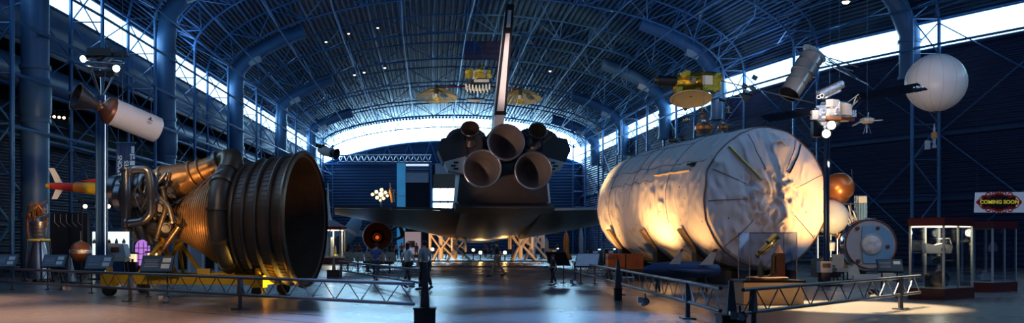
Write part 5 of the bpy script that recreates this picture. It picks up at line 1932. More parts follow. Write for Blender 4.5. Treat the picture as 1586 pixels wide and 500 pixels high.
for k, (x0, x1, x2, x3) in enumerate(((-.45, -.05, .06, -.08), (.62, 1.05, 1.22, 1.02))):
    tfn = MB().prism([g + V((x0, -.1, z + .18)), g + V((x1, -.1, z + .18)), g + V((x2 - .06, -.15, z + .62)), g + V((x3, -.15, z + .62))], (0, .05, 0)).build('tail_fin', 'white_paint', dr)
    MB().prism([g + V((x3, -.16, z + .62)), g + V((x2 - .06, -.16, z + .62)), g + V((x2, -.17, z + .72)), g + V((x3 + .06, -.17, z + .72))], (0, .06, 0)).build('fin_tip', 'red', tfn)
MB().prism([g + V((-.5, -.2, z)), g + V((.7, -.2, z)), g + V((.9, -1.1, z - .06)), g + V((.3, -1.1, z - .06))], UP * .05).build('wing', 'banner_blue', dr)
MB().prism([g + V((-.5, .2, z)), g + V((.7, .2, z)), g + V((.9, 1.1, z - .06)), g + V((.3, 1.1, z - .06))], UP * .05).build('wing', 'banner_blue', dr)
m = MB()
for x in (-.8, .8):
    m.tube(g + V((x, -.3, 0)), g + V((x, 0, z - .2)), .04, 6).tube(g + V((x, .3, 0)), g + V((x, 0, z - .2)), .04, 6)
m.build('trestle', 'black', dr)

Y = 26
g = G(1188, Y)
pd = thing('display_pedestal', 'tan pedestal block lit orange in front of the module, carrying a clear instrument case', 'pedestal', g)
MB().box(g + UP * .30, (1.58, 1.1, .58)).build('body', 'ped_tan', pd)
MB().box(g + UP * .62, (1.66, 1.18, .06)).build('top', 'black_gloss', pd)
it = thing('mounted_telescope', 'antique brass telescope instrument on tripod foot under the clear case', 'telescope', g + UP * .65)
MB().lathe([(0, .55), (.06, .55), (.08, .5), (.1, .001)], g + UP * .65, UP, 32).build('base_ring', 'wood', it, 40)
MB().lathe([(.75, .16), (.8, .1), (1.1, .06), (1.3, .06), (1.33, .001)], g + V((.18, 0, 0)), UP, 14).build('column', 'brass', it, 40)
p, q = g + V((-.28, -.08, 1.28)), g + V((.26, -.02, 1.80))
dd = (q - p).normalized()
ln = (q - p).length
MB().lathe([(-.02, .001), (-.02, .07), (.1, .07), (.12, .10), (ln * .6, .10), (ln * .62, .13), (ln, .13), (ln, .10), (ln - .1, .001)], p, dd, 20).build('barrel', 'brass', it, 40)
MB().tube(p + V((.1, -.16, .12)), q + V((-.1, -.16, -.1)), .035, 8).torus((p + q) / 2, dd.cross(V((0, 1, 0))), .2, .025, 24, 6).build('finder', 'brass', it, 50)
MB().box(g + V((.36, .1, 1.05)), (.22, .3, .62)).lathe([(0, .11), (.25, .001)], g + V((.36, .1, 1.36)), UP, 14).build('pier', 'brown_metal', it)
MB().lathe([(.75, .09), (1.05, .05), (1.2, .001)], g + V((-.2, -.1, 0)), UP, 12).build('eyepiece_stand', 'brass', it, 40)
cs = thing('clear_case', 'clear acrylic box standing on the tan pedestal over the brass instrument', 'display case', g + UP * .65)
for k, (dx, dy, sx, sy) in enumerate(((0, -.5, 1.24, .012), (0, .5, 1.24, .012), (-.62, 0, .012, 1.0), (.62, 0, .012, 1.0))):
    MB().box(g + V((dx, dy, 1.28)), (sx, sy, 1.24)).build('side_pane', 'glass_dark', cs)
MB().box(g + V((0, 0, 1.905)), (1.252, 1.012, .012)).build('top_pane', 'glass_dark', cs)
m = MB()
for dx in (-.62, .62):
    for dy in (-.5, .5):
        m.box(g + V((dx, dy, 1.28)), (.018, .018, 1.25))
for dy in (-.5, .5):
    m.box(g + V((0, dy, 1.905)), (1.25, .016, .016))
m.build('edge', 'brushed', cs)

# probe stack with copper sphere
Y = 48
g = G(1298, Y)
pb = thing('landing_probe', 'tall probe with copper sphere above white sphere and lattice frame, behind lamp mast', 'probe', g)
cz = lambda py: 1.6 + (378 - py) / F * Y
MB().ball(V((g.x + .06, Y, cz(290))), .72, 36, 24).build('copper_sphere', 'copper', pb, 60)
MB().lathe([(0, .3), (.1, .42), (.3, .5)], V((g.x + .06, Y, cz(312) - .1)), UP, 24).build('sphere_collar', 'brown_metal', pb, 40)
MB().ball(V((g.x - .42, Y - .1, cz(336))), .86, 32, 20).build('white_sphere', 'white_paint', pb, 60)
MB().torus(V((g.x - .42, Y - .1, cz(336))), (.5, -.8, .2), .88, .035, 36, 6).build('sphere_band', 'gold_dull', pb, 60)
m = MB()
for sx in (-.85, -.2, .45, .8):
    for sy in (-.4, .4):
        m.tube(V((g.x + sx, Y + sy, 0.9)), V((g.x + sx, Y + sy, cz(314))), .03, 6)
for z in (.95, cz(365), cz(340), cz(316)):
    for sy in (-.4, .4):
        m.tube(V((g.x - .85, Y + sy, z)), V((g.x + .8, Y + sy, z)), .03, 6)
for k in range(4):
    m.tube(V((g.x + .45, Y - .4, 1.0 + .6 * k)), V((g.x + .8, Y - .4, 1.6 + .6 * k)), .022, 5)
    m.tube(V((g.x + .8, Y - .4, 1.0 + .6 * k)), V((g.x + .45, Y - .4, 1.6 + .6 * k)), .022, 5)
m.build('lattice_frame', 'brushed', pb)
for k in range(14):
    r2 = random.Random(k + 11)
    MB().path(smooth_pts([V((g.x + r2.uniform(.1, .75), Y - .45, r2.uniform(1.4, 2.2))), V((g.x + r2.uniform(.2, .9), Y - .55, r2.uniform(2.0, 2.8))), V((g.x + r2.uniform(.1, .7), Y - .45, r2.uniform(2.6, 3.5)))]), r2.uniform(.02, .05), 6).build('hose', r2.choice(['white_paint', 'beige', 'brushed']), pb, 60)
for k, (dx, z, s, mt) in enumerate(((-.5, 1.5, .5, 'white_paint'), (.2, 1.3, .6, 'gold_dull'), (.6, 1.15, .4, 'white_dim'), (-.1, 2.0, .35, 'brown_metal'), (.1, 1.75, .4, 'white_paint'))):
    MB().lathe([(-s * .4, .001), (-s * .4, s * .4), (s * .4, s * .4), (s * .45, .001)], V((g.x + dx, Y - .35, z)), (.1 * k, -.2, 1), 16).build('equipment_pod', mt, pb, 40)
MB().box((g.x, Y, .45), (2.2, 1.3, .9)).build('plinth', 'black', pb)
pp = MB().box(P(1333, 324, Y), (.6, .05, 1.35), -.15).build('blue_panel', 'light_blue', pb)
m = MB()
for k in range(5):
    m.box(P(1325 + 4 * k, 324, Y - .05), (.02, .03, 1.35), -.15)
m.build('panel_grid', 'banner_blue', pp)
MB().box(P(1335, 309, Y - .06), (.45, .03, .3), -.15).build('panel_patch', 'white_paint', pp)
MB().tube(P(1333, 345, Y), P(1325, 352, Y), .04, 6).tube(P(1322, 300, Y), P(1319, 262, Y), .015, 5).build('panel_arm', 'brushed', pb)

# round hatch drum
Y = 42
c = P(1349, 378, Y)
hd = thing('round_hatch', 'big round white hatch drum with steel rim and crumpled white centre, standing on low cradle', 'hatch', V((c.x, Y, 0)))
n = V((-.10, -.99, .06)).normalized()
R0 = 1.12
MB().lathe([(-.75, R0 * .9), (-.72, R0), (-.06, R0), (0, R0 * .985), (.0, R0 * .93)], c, n, 56).build('drum_wall', 'chrome', hd, 40)
MB().lathe([(-.02, .001), (0, R0 * .3), (.0, R0 * .8), (-.01, R0 * .94)], c, n, 56).build('face_plate', 'white_dim', hd, 40)
MB().torus(c, n, R0 * .95, .035, 56, 8).torus(c - n * .7, n, R0, .03, 56, 6).build('rim', 'brown_metal', hd, 60)
e1 = V((1, 0, 0)); e1 = (e1 - n * e1.dot(n)).normalized(); e2_ = e1.cross(n)
if e2_.z < 0:
    e2_ = -e2_
oc = [(.82, .33), (.82, -.33), (.34, -.78), (-.1, -.78)]
poly = [c + n * .015 + e1 * (x * R0) + e2_ * (y * R0) for x, y in ((-.30, .72), (.40, .72), (.80, .40), (.80, -.40), (.42, -.74), (-.30, -.74), (-.34, -.5), (-.34, .5))]
MB().prism(poly, n * .04).build('door_plate', 'panel_pale' if False else 'light_blue', hd)
cc = c + n * .06 + e1 * .02
MB().lathe([(0, .46), (.05, .45), (.06, .40)], cc, n, 36).build('porthole_ring', 'white_dim', hd, 40)
def crump(t, r, a):
    p = V((math.cos(a) * r * 5, math.sin(a) * r * 5, 2))
    return r, t + mnoise.noise(p) * .05 * (r < .38)
MB().lathe([(.09, .001), (.10, .1), (.09, .18), (.08, .26), (.06, .34), (.03, .41)], cc, n, 48, fn=crump).build('crumpled_cover', 'white_paint', hd, 80)
m = MB()
for x, y in ((-.5, .62), (.25, .62), (-.5, -.65), (.6, -.1)):
    q = c + e1 * x * R0 + e2_ * y * R0
    MB().lathe([(.0, .09), (.1, .08), (.11, .001)], q, n, 14).build('latch', 'brown_metal', hd, 40)
m = MB()
for k in range(3):
    m.box(c + e1 * (-.1 + .16 * k) + e2_ * R0 * 1.0 - n * .2, (.12, .12, .08))
m.build('lifting_lug', 'brushed', hd)
m = MB()
for sx in (-.75, .75):
    bar(m, V((c.x + sx, Y - .2, .12)), V((c.x + sx, Y + 1.0, .12)), .16, .24)
    m.prism([V((c.x + sx - .3, Y, .2)), V((c.x + sx + .3, Y, .2)), V((c.x + sx * .95 + .1, Y, .85)), V((c.x + sx * .95 - .1, Y, .62))], (0, .5, 0))
bar(m, V((c.x - 1.2, Y + .1, .2)), V((c.x + 1.2, Y + .1, .2)), .3, .2)
m.build('cradle', 'frame_white', hd)

# padded seat and white box
g = G(1302, 41.5)
se = thing('padded_seat', 'worn cream padded seat standing between the module and the round hatch', 'seat', g, 0)
MB().box(g + UP * .5, (.5, .5, .16)).build('seat_cushion', 'beige', se)
def rbox(c, d, r=.06):
    m = MB().box(c, d)
    return m
MB().loft([[g + V((x * w, .22 + z * .12, .55 + z)) for x, w in ((-.25, 1), (.25, 1))] + [g + V((x * w, .34 + z * .12, .55 + z)) for x, w in ((.25, 1), (-.25, 1))] for z, w in ((0, 1), (.35, 1.05), (.55, .85), (.62, .5))]).build('backrest', 'beige', se, 50)
for sx in (-.28, .28):
    MB().box(g + V((sx, 0, .66)), (.08, .5, .1)).build('armrest', 'beige', se)
    for sy in (-.2, .2):
        MB().tube(g + V((sx * .75, sy, 0)), g + V((sx * .75, sy, .45)), .03, 6).build('leg', 'black', se)
g = G(1277, 36.5)
wb = thing('electronics_box', 'small white electronics box on dark stand at the foot of the lamp mast', 'equipment', g)
MB().box(g + UP * .75, (.44, .4, .42)).build('housing', 'white_dim', wb)
MB().box(g + V((0, -.21, .8)), (.3, .02, .16)).build('control_panel', 'black', wb)
MB().box(g + UP * .27, (.36, .34, .54)).build('stand', 'black', wb)

# glass showcases
def showcase(loc, rz, lb, lit=True):
    o = thing('glass_showcase', lb, 'display case', loc, 0)
    R = Matrix.Rotation(rz, 3, 'Z')
    L = V(loc)
    w, d, H = 1.0, 1.85, 2.36
    T = lambda x, y, z: L + R @ V((x, y, z))
    MB().box(T(0, 0, .16), (w + .06, d + .06, .32), rz).build('plinth', 'dark_red', o)
    MB().box(T(0, 0, H - .11), (w + .06, d + .06, .24), rz).build('canopy_cap', 'dark_red', o)
    MB().box(T(0, 0, .33), (w - .04, d - .04, .03), rz).build('floor_panel', 'frame_white', o)
    MB().box(T(0, 0, H - .245), (w - .1, d - .1, .02), rz).build('light_panel', 'case_light' if lit else 'white_dim', o)
    for sx in (-1, 1):
        for sy in (-1, 0, 1):
            MB().box(T(sx * (w / 2 - .02), sy * (d / 2 - .02), (.32 + H - .23) / 2), (.055, .055, H - .55), rz).build('corner_post', 'frame_white' if lit else 'white_dim', o)
    for z in (.98, 1.32):
        MB().box(T(0, 0, z), (w - .08, d - .08, .015), rz).build('shelf', 'glass_dark', o)
    for a, b, sx, sy in ((w / 2, 0, .01, d - .08), (-w / 2, 0, .01, d - .08), (0, d / 2, w - .08, .01), (0, -d / 2, w - .08, .01)):
        MB().box(T(a, b, (.34 + H - .24) / 2), (sx, sy, H - .6), rz).build('glass_pane', 'glass', o)
    return o, T


RZ = -.48 - .42
c1 = G(1458, 28.6)
o1, T = showcase(c1, RZ, 'brightly lit glass showcase with white posts and dark red base, standing nearest')
c2 = G(1532, 33)
o2, T2 = showcase(c2, RZ, 'unlit dim glass showcase with dark red base behind the bright one', False)
def exhibit(name, lb, cat, pos, mbs, T=None):
    t = thing(name, lb, cat, pos)
    for nm, m, mat in mbs:
        m.build(nm, mat, t, 40)
    return t


def at_(T, x, y, z):
    return T(x, y, z)


q = T(0, -.2, 1.33)
exhibit('white_apparatus', 'white angular apparatus with thin handles on the top shelf of the lit showcase', 'exhibit', q,
        [('body', MB().prism([q + V((-.38, -.1, .0)), q + V((.34, -.1, .0)), q + V((.38, -.1, .22)), q + V((.1, -.1, .30)), q + V((-.12, -.1, .24)), q + V((-.42, -.1, .30))], (0, .25, 0)), 'white_paint'),
         ('handle', MB().path([q + V((-.1, -.12, .28)), q + V((-.05, -.12, .42)), q + V((.28, -.12, .44)), q + V((.34, -.12, .24))], .014, 6), 'brushed'),
         ('dial', MB().lathe([(0, .06), (.03, .06), (.03, .001)], q + V((.1, -.1, .12)), (0, -1, 0), 16), 'black')])
q = T(-.1, .35, 1.33)
exhibit('tilted_board', 'thin dark board leaning on the top shelf of the lit showcase', 'exhibit', q, [('board', MB().box(q + UP * .2, (.12, .4, .36), R=Matrix.Rotation(.5, 3, 'Y')), 'black'), ('foot', MB().box(q + UP * .02, (.25, .2, .04)), 'brushed')])
q = T(-.1, .35, .99)
exhibit('keyed_instrument', 'dark flat instrument with a row of pale keys on the middle shelf', 'exhibit', q,
        [('body', MB().box(q + UP * .06, (.5, .3, .1), RZ), 'black'), ('key_row', (lambda m: [m.box(q + V((-.2 + .05 * k, -.14 - .0 * k, .13)), (.03, .06, .03)) for k in range(9)] and m)(MB()), 'beige')])
q = T(.05, -.45, .99)
exhibit('dark_camera', 'dark boxy camera-like instrument at the middle shelf end', 'exhibit', q,
        [('body', MB().box(q + UP * .13, (.42, .26, .26), RZ), 'steel_dark'), ('lens', MB().lathe([(0, .09), (.12, .08), (.12, .05), (.08, .001)], q + V((-.1, -.15, .14)), (-.3, -1, 0), 16), 'black')])
q = T(-.18, .42, .35)
exhibit('ring_mechanism', 'black upright ring mechanism on the showcase floor', 'exhibit', q,
        [('ring', MB().torus(q + UP * .24, (-.3, -1, .1), .17, .06, 28, 8), 'black'), ('spoke', MB().tube(q + UP * .08, q + UP * .4, .025, 6).tube(q + V((-.16, 0, .24)), q + V((.16, 0, .24)), .025, 6), 'pipe_steel'), ('foot', MB().box(q + UP * .03, (.3, .2, .06)), 'black')])
q = T(.0, -.35, .35)
exhibit('film_reels', 'dark machine with two reels at the showcase floor', 'exhibit', q,
        [('body', MB().box(q + UP * .18, (.5, .3, .36), RZ), 'black'), ('reel', MB().lathe([(0, .13), (.03, .13), (.03, .001)], q + V((-.14, -.24, .2)), (-.4, -1, 0), 20).lathe([(0, .11), (.03, .11), (.03, .001)], q + V((.14, -.12, .2)), (-.4, -1, 0), 20), 'pipe_steel')])
for k, (x, y, z, lb) in enumerate(((0, .3, 1.33, 'dim grey cylinder instrument on the top shelf of the unlit showcase'), (0, -.3, .36, 'dim grey cylinder instrument on the floor of the unlit showcase'))):
    q = T2(x, y, z)
    exhibit('cylinder_instrument', lb, 'exhibit', q, [('body', MB().lathe([(0, .14), (.22, .14), (.26, .08), (.34, .08), (.34, .001)], q, UP, 18), 'white_dim'), ('base', MB().box(q + UP * .01, (.36, .3, .02)), 'black')])

# COMING SOON sign
Y = 62
p0, p1 = P(1509, 329, Y), P(1600, 297, Y)
sg = thing('coming_soon_sign', 'white hanging sign with ornate dark red plaque lettered COMING SOON in yellow', 'sign', V((p0.x, Y, p0.z)))
MB().prism([p0, V((p1.x, Y, p0.z)), V((p1.x, Y, p1.z)), P(1511, 298, Y)], (0, .06, 0)).build('backing', 'sign_white', sg)
u = Y / F
pc_ = P(1546.5, 313, Y - .02)
def pl(x, y, z=0):
    return pc_ + V((x * u, -z, -y * u))
def cloud(rx, ry, bumps, amp, z, th):
    return MB().prism([pl(rx * math.cos(a) * (1 + amp * math.cos(bumps * a)), ry * math.sin(a) * (1 + amp * math.cos(bumps * a)), z) for a in [2 * PI * k / 96 for k in range(96)]], (0, -th, 0))
cloud(32, 13.5, 8, .10, .0, .04).build('plaque', 'sign_red', sg)
cloud(30, 11, 8, .07, .045, .02).build('plaque_field', 'sign_dark', sg)
m = MB()
for sx in (-1, 1):
    for sy in (-1, 1):
        m.torus(pl(sx * 17, sy * 11, .08), (0, 1, 0), 3.6 * u, .9 * u, 20, 6)
        m.torus(pl(sx * 8, sy * 13, .08), (0, 1, 0), 2.6 * u, .8 * u, 20, 6)
        m.path([pl(sx * 20, sy * 10, .08), pl(sx * 28, sy * 8, .08), pl(sx * 32, sy * 3, .08)], .8 * u, 6)
    m.torus(pl(sx * 31, 0, .08), (0, 1, 0), 3.2 * u, .8 * u, 20, 6)
m.torus(pl(0, -14, .08), (0, 1, 0), 2.4 * u, .8 * u, 20, 6)
m.torus(pl(0, 14, .08), (0, 1, 0), 2.4 * u, .8 * u, 20, 6)
m.build('scroll_border', 'sign_red', sg, 50)
text('lettering', 'COMING SOON', 8.0 * u, frame(pl(0, 0, .11), (1, 0, 0), (0, 0, 1)), 'sign_yellow', sg, .02, .008, 'CENTER', 1.06)
hang(sg, [V((p0.x + .2, Y, p1.z)), V((p1.x - .2, Y, p1.z))], 9.6)

# things in the dim space under the right wing
for k, (px, Y, h, r, mt, lb) in enumerate(((823, 105, 2.6, .32, 'light_blue', 'pale blue finned missile leaning in the dark under the right wing'), (877, 100, 3.0, .3, 'orange', 'orange lit small rocket standing in the dark left of the module'), (846, 108, 2.4, .28, 'white_dim', 'grey finned rocket standing between the blue and orange lit ones'), (900, 96, 3.4, .22, 'white_dim', 'thin grey sounding rocket nearest to the wrapped module'))):  # orange light on the small rocket is put into its colour
    g = G(px, Y)
    o = thing('standing_rocket', lb, 'rocket', g)
    d = V((.22 if k == 0 else 0, 0, 1)).normalized()
    MB().lathe([(.1, r), (h * .7, r), (h * .85, r * .7), (h, .001)], g, d, 18).build('body', mt, o, 40)
    for j in range(4):
        a = j * PI / 2 + .5
        e = V((math.cos(a), math.sin(a), 0))
        MB().prism([g + e * r * .9 + UP * .1, g + e * (r + .4) + UP * .1, g + e * (r + .3) + UP * .4, g + e * r * .9 + UP * .8], e.cross(UP) * .04).build('fin', mt, o)
    MB().box(g + UP * .05, (1.1, .9, .1)).build('plinth', 'black', o)
for k, (px, Y, lb) in enumerate(((858, 84, 'low dark kiosk with tiny lit screen under the right wing tip'), (921, 70, 'low dark kiosk with tiny lit screen just left of the module'), (945, 76, 'dark kiosk with lit screen half behind the module end'))):
    g = G(px, Y)
    o = thing('exhibit_kiosk', lb, 'kiosk', g)
    MB().box(g + UP * .6, (1.2, .7, 1.2), taper=.8).build('cabinet', 'black', o)
    MB().box(g + V((0, -.38, 1.0)), (.36, .04, .22)).build('screen', 'panel_pale', o)
    MB().lathe([(0, .07), (.05, .07), (.05, .001)], g + V((.3, -.3, 1.2)), UP, 10).build('lamp', 'lamp_cool', o)
for k, (px, py, Y, mt, lb) in enumerate(((744, 391, 92, 'lamp_warm', 'brilliant floor lamp left of the walking man, under the belly'), (782, 391, 90, 'lamp_warm', 'brilliant star-like floor lamp right of the walking man'), (733, 387, 98, 'lamp_soft', 'weaker floor lamp farthest under the belly'), (826, 378, 96, 'lamp_warm', 'bright lamp glowing inside the right jack stands'), (670, 386, 90, 'lamp_soft', 'small floor lamp left of the lit lattice stands'))):
    p = P(px, py, Y)
    o = thing('floor_lamp_fixture', lb, 'floor lamp', V((p.x, p.y, 0)), 0, 'floor lamps under the orbiter')
    MB().tube((p.x, p.y, 0), p, .05, 6).box((p.x, p.y, .03), (.5, .4, .06)).lathe([(-.3, .001), (-.3, .15), (0, .2)], p, (.05, -1, .2), 12).build('housing', 'black', o, 40)
    MB().lathe([(.0, .001), (.0, .15)], p + V((0, -.02, 0)), (.05, -1, .2), 12).build('lens', mt, o)

Y = 118
p0, p1 = P(627, 394, Y), P(652, 359, Y)
o = thing('display_screen', 'pale pinkish lit display board in the distance beyond the reading boards', 'display', V(((p0.x + p1.x) / 2, Y, 0)))
MB().box(((p0.x + p1.x) / 2, Y, (p0.z + p1.z) / 2), (p1.x - p0.x, .1, p1.z - p0.z)).build('lit_board', mk('pale_board', (.6, .5, .55), .5, 0, .15, 1.0, emit=(.6, .42, .42), estr=.35), o)
MB().box(((p0.x + p1.x) / 2, Y + .1, p1.z / 2 + .05), (p1.x - p0.x + .3, .1, p1.z + .1)).build('backing', 'black', o)
MB().box(((p0.x + p1.x) / 2 - .2, Y - .07, 1.6), (.9, .04, .8)).build('picture', 'brown_metal', o)
lamp('POINT', G(514, 78) + UP * 2.55, 130, (1, .85, .6), None, .15)
# ------------------------------------------------------------------ visitors
def skin_mesh(joints, edges, radii, root, sub=1):
    me = bpy.data.meshes.new('tmp')
    names = list(joints)
    idx = {n: i for i, n in enumerate(names)}
    me.from_pydata([joints[n] for n in names], [(idx[a], idx[b]) for a, b in edges], [])
    o = bpy.data.objects.new('tmp', me)
    COL.objects.link(o)
    md = o.modifiers.new('s', 'SKIN')
    md.use_smooth_shade = True
    for n in names:
        sv = me.skin_vertices[0].data[idx[n]]
        r = radii[n]
        sv.radius = r if isinstance(r, tuple) else (r, r)
        sv.use_root = (n == root)
    s = o.modifiers.new('u', 'SUBSURF')
    s.levels = s.render_levels = sub
    dg = bpy.context.evaluated_depsgraph_get()
    out = bpy.data.meshes.new_from_object(o.evaluated_get(dg))
    bpy.data.objects.remove(o)
    return [v.co.copy() for v in out.vertices], [tuple(p.vertices) for p in out.polygons]


def figure(name, label, shirt, trousers, stride=.0, arm=.1, lean=0.0, hair_long=False, short_sleeve=True, group=None, face_turn=0.0):
    """1.72 m person at the origin facing -Y"""
    J = {}
    J['pelvis'] = V((0, 0, .96))
    J['waist'] = V((0, -.01 - lean * .2, 1.10))
    J['chest'] = V((0, -.02 - lean * .5, 1.32))
    J['neck'] = V((0, .0 - lean * .8, 1.47))
    J['skull'] = V((0, -.02 - lean, 1.55))
    J['crown'] = V((0, .0 - lean, 1.66))
    R = dict(pelvis=(.15, .11), waist=(.135, .10), chest=(.165, .11), neck=.055, skull=(.072, .085), crown=(.078, .092))
    E = [('pelvis', 'waist'), ('waist', 'chest'), ('chest', 'neck'), ('neck', 'skull'), ('skull', 'crown')]
    for s, n in ((-1, 'r'), (1, 'l')):
        st = stride * s
        J['hip' + n] = V((s * .095, 0, .90))
        J['knee' + n] = V((s * .10, -.22 * st - .05 * abs(st), .50 + .02 * abs(st)))
        J['ankle' + n] = V((s * .105, -.42 * st + (.08 if st < 0 else 0), .085 + (.07 if st < 0 else 0)))
        J['ball' + n] = V((s * .115, J['ankle' + n].y - .13, .045 if st >= 0 else .05))
        J['toe' + n] = V((s * .12, J['ankle' + n].y - .20, .035 if st >= 0 else .03))
        J['sh' + n] = V((s * .17, -.0 - lean * .6, 1.40))
        J['el' + n] = V((s * (.235 + arm * .2), .03 + .16 * st - lean * .5, 1.13))
        J['wr' + n] = V((s * (.25 + arm * .25), -.08 + .30 * st - lean * .7, .90 + .06 * abs(st)))
        J['palm' + n] = J['wr' + n] + (J['wr' + n] - J['el' + n]).normalized() * .09
        R.update({'hip' + n: .088, 'knee' + n: .055, 'ankle' + n: .040, 'ball' + n: (.042, .032), 'toe' + n: (.034, .024), 'sh' + n: .062, 'el' + n: .042, 'wr' + n: .028, 'palm' + n: (.036, .02)})
        E += [('pelvis', 'hip' + n), ('hip' + n, 'knee' + n), ('knee' + n, 'ankle' + n), ('ankle' + n, 'ball' + n), ('ball' + n, 'toe' + n), ('chest', 'sh' + n), ('sh' + n, 'el' + n), ('el' + n, 'wr' + n), ('wr' + n, 'palm' + n)]
    o = thing(name, label, 'person', (0, 0, 0), 0, group)
    vs, fs = skin_mesh(J, E, R, 'pelvis')
    m = MB()
    m._add(vs, fs)
    for s, n in ((-1, 'r'), (1, 'l')):
        p, w = J['palm' + n], J['wr' + n]
        d = (p - w).normalized()
        fwd = V((0, -1, 0))
        side = (fwd - d * fwd.dot(d)).normalized()
        inn = d.cross(side) * s
        for k, l in enumerate((.062, .075, .08, .07)):
            b = p + side * (-.026 + .0175 * k) - d * .01
            c1 = b + d * l * .55 - inn * .006
            c2 = c1 + d * l * .42 - inn * .022
            m.path([b, c1, c2], [.0092, .0085, .006], 6)
        b = w + d * .03 + side * .03
        m.path([b, b + d * .035 + side * .03, b + d * .065 + side * .034], [.011, .0095, .007], 6)
    h = (J['skull'] + J['crown']) / 2
    f = V((math.sin(face_turn), -math.cos(face_turn), 0))
    m.lathe([(0, .016), (.022, .012), (.03, .001)], h + f * .075 + V((0, 0, -.022)), f + V((0, 0, -.3)), 8)
    for s in (-1, 1):
        q = h + V((f.y * -s * .078, f.x * s * .078, -.01))
        m.ball(q, .028, 8, 6, (.45, .7, 1))
    m.build('body', 'skin', o, 70)
    m = MB()
    for s in (-1, 1):
        q = h + f * .083 + V((-f.y * s * .03, f.x * s * .03, .008))
        m.ball(q, .010, 8, 6)
    m.lathe([(0, .001), (.002, .02), (.004, .001)], h + f * .084 + V((0, 0, -.062)), f, 10)
    m.build('eyes_and_mouth', 'hair', o, 70)
    # clothing grown on the same joints
    def cloth(names, edges, grow, rad=None):
        rr = {}
        for n in names:
            r = (rad or {}).get(n, R[n])
            rr[n] = (r[0] + grow, r[1] + grow) if isinstance(r, tuple) else r + grow
        return skin_mesh({n: J[n] for n in names}, edges, rr, names[0])
    J['slr'] = J['shr'].lerp(J['elr'], .75 if short_sleeve else 1)
    J['sll'] = J['shl'].lerp(J['ell'], .75 if short_sleeve else 1)
    R['slr'] = R['sll'] = .052
    J['collar'] = J['neck'] + V((0, 0, -.03))
    R['collar'] = .06
    J['hem'] = V((0, 0, .93))
    R['hem'] = (.155, .115)
    nm = ['chest', 'waist', 'hem', 'collar', 'shr', 'shl', 'slr', 'sll']
    ed = [('chest', 'waist'), ('waist', 'hem'), ('chest', 'collar'), ('chest', 'shr'), ('chest', 'shl'), ('shr', 'slr'), ('shl', 'sll')]
    if not short_sleeve:
        for n in 'rl':
            J['cu' + n] = J['el' + n].lerp(J['wr' + n], .9)
            R['cu' + n] = .034
            nm.append('cu' + n)
            ed.append(('sl' + n, 'cu' + n))
    vs, fs = cloth(nm, ed, .014)
    MB()._add(vs, fs).build('shirt', shirt, o, 70)
    for n in 'rl':
        J['cf' + n] = J['ankle' + n] + (J['knee' + n] - J['ankle' + n]).normalized() * .02
        R['cf' + n] = .048
    vs, fs = cloth(['pelvis'] + [a + n for n in 'rl' for a in ('hip', 'knee', 'cf')], [('pelvis', 'hipr'), ('pelvis', 'hipl'), ('hipr', 'kneer'), ('hipl', 'kneel'), ('kneer', 'cfr'), ('kneel', 'cfl')], .014)
    MB()._add(vs, fs).build('trousers', trousers, o, 70)
    for n in 'rl':
        a, b, t = J['ankle' + n], J['ball' + n], J['toe' + n]
        MB().path([a + V((0, .05, -.035)), a + V((0, -.02, -.03)), b, t + V((0, -.02, 0))], [.035, .046, .046, .03], 10).build('shoe', 'black', o, 60)
    m = MB().lathe([(-.06, .088), (0, .098), (.05, .085), (.085, .05), (.095, .001)], h + V((0, .018, .035)), UP + V((0, .25, 0)), 18)
    if hair_long:
        m.lathe([(-.2, .05), (-.1, .075), (.02, .085)], h + V((0, .045, .0)), UP, 14)
    m.build('hair', 'hair', o, 70)
    return o


def put(o, px, Y, rz=0.0, s=1.0):
    o.location = G(px, Y)
    o.rotation_euler = (0, 0, rz)
    o.scale = (s, s, s)
    return o


put(figure('person', 'visitor in grey shirt walking right behind the tapered corner post, nearest to the camera', 'shirt_grey', 'trouser_dark', .35, .35, 0.02), 658, 33.5, -2.4)
put(figure('person', 'visitor in white top and dark trousers walking near the corner post, facing away', 'shirt_white', 'trouser_dark', .45, .2, .03, True), 631, 35.5, 2.2, .97)
put(figure('person', 'visitor in dark blue top and jeans standing before the slanted reading boards', 'shirt_blue', 'jeans', .3, .1, .08), 582, 41, 2.9, .96)
put(figure('person', 'man in dark top striding alone across the open floor towards the module side', 'shirt_dark', 'trouser_tan', .75, .1, .03, False, True), 770, 48, -1.45, 1.02)
put(figure('person', 'child in dark clothes standing beside the dark info panel by the module barrier', 'shirt_dark', 'trouser_dark', .3, .15, .03), 857, 37.5, -1.3, .70)
GP = 'visitors crowding in the distance'
protos = [figure('person', 'p', 'shirt_white', 'jeans', .25, .1, 0, False, True, GP), figure('person', 'p', 'shirt_red', 'trouser_dark', .1, .2, .02, True, True, GP),
          figure('person', 'p', 'shirt_blue', 'trouser_tan', .35, .1, 0, False, False, GP), figure('person', 'p', 'shirt_dark', 'jeans', .15, .15, .03, False, True, GP)]
LBL = ['distant visitor in white shirt', 'distant visitor in red top', 'distant visitor in blue long-sleeved top', 'distant visitor in dark shirt']
CR = [(529, 104, 0, 'leftmost beside the glass kiosk'), (536, 110, 1, 'second from the glass kiosk'), (543, 106, 2, 'third from the glass kiosk'), (550, 112, 3, 'close to the left of the brown bell'),
      (556, 104, 1, 'touching the left edge of the brown bell'), (608, 108, 3, 'just right of the brown bell pipes'), (614, 112, 0, 'second right of the brown bell'), (622, 104, 1, 'before the pale far display'),
      (645, 108, 2, 'between the two walking visitors'), (679, 93, 3, 'in front of the lit lattice jack stand'), (693, 104, 2, 'between the left jack stands'), (719, 110, 0, 'under the belly, left of the lamps'),
      (752, 112, 1, 'under the belly, left of the striding man'), (761, 106, 3, 'under the belly, beside the striding man'), (795, 104, 2, 'before the right jack stand'), (838, 102, 0, 'under the right wing'), (863, 108, 3, 'under the right wing beside the orange lit rocket')]
used = set()
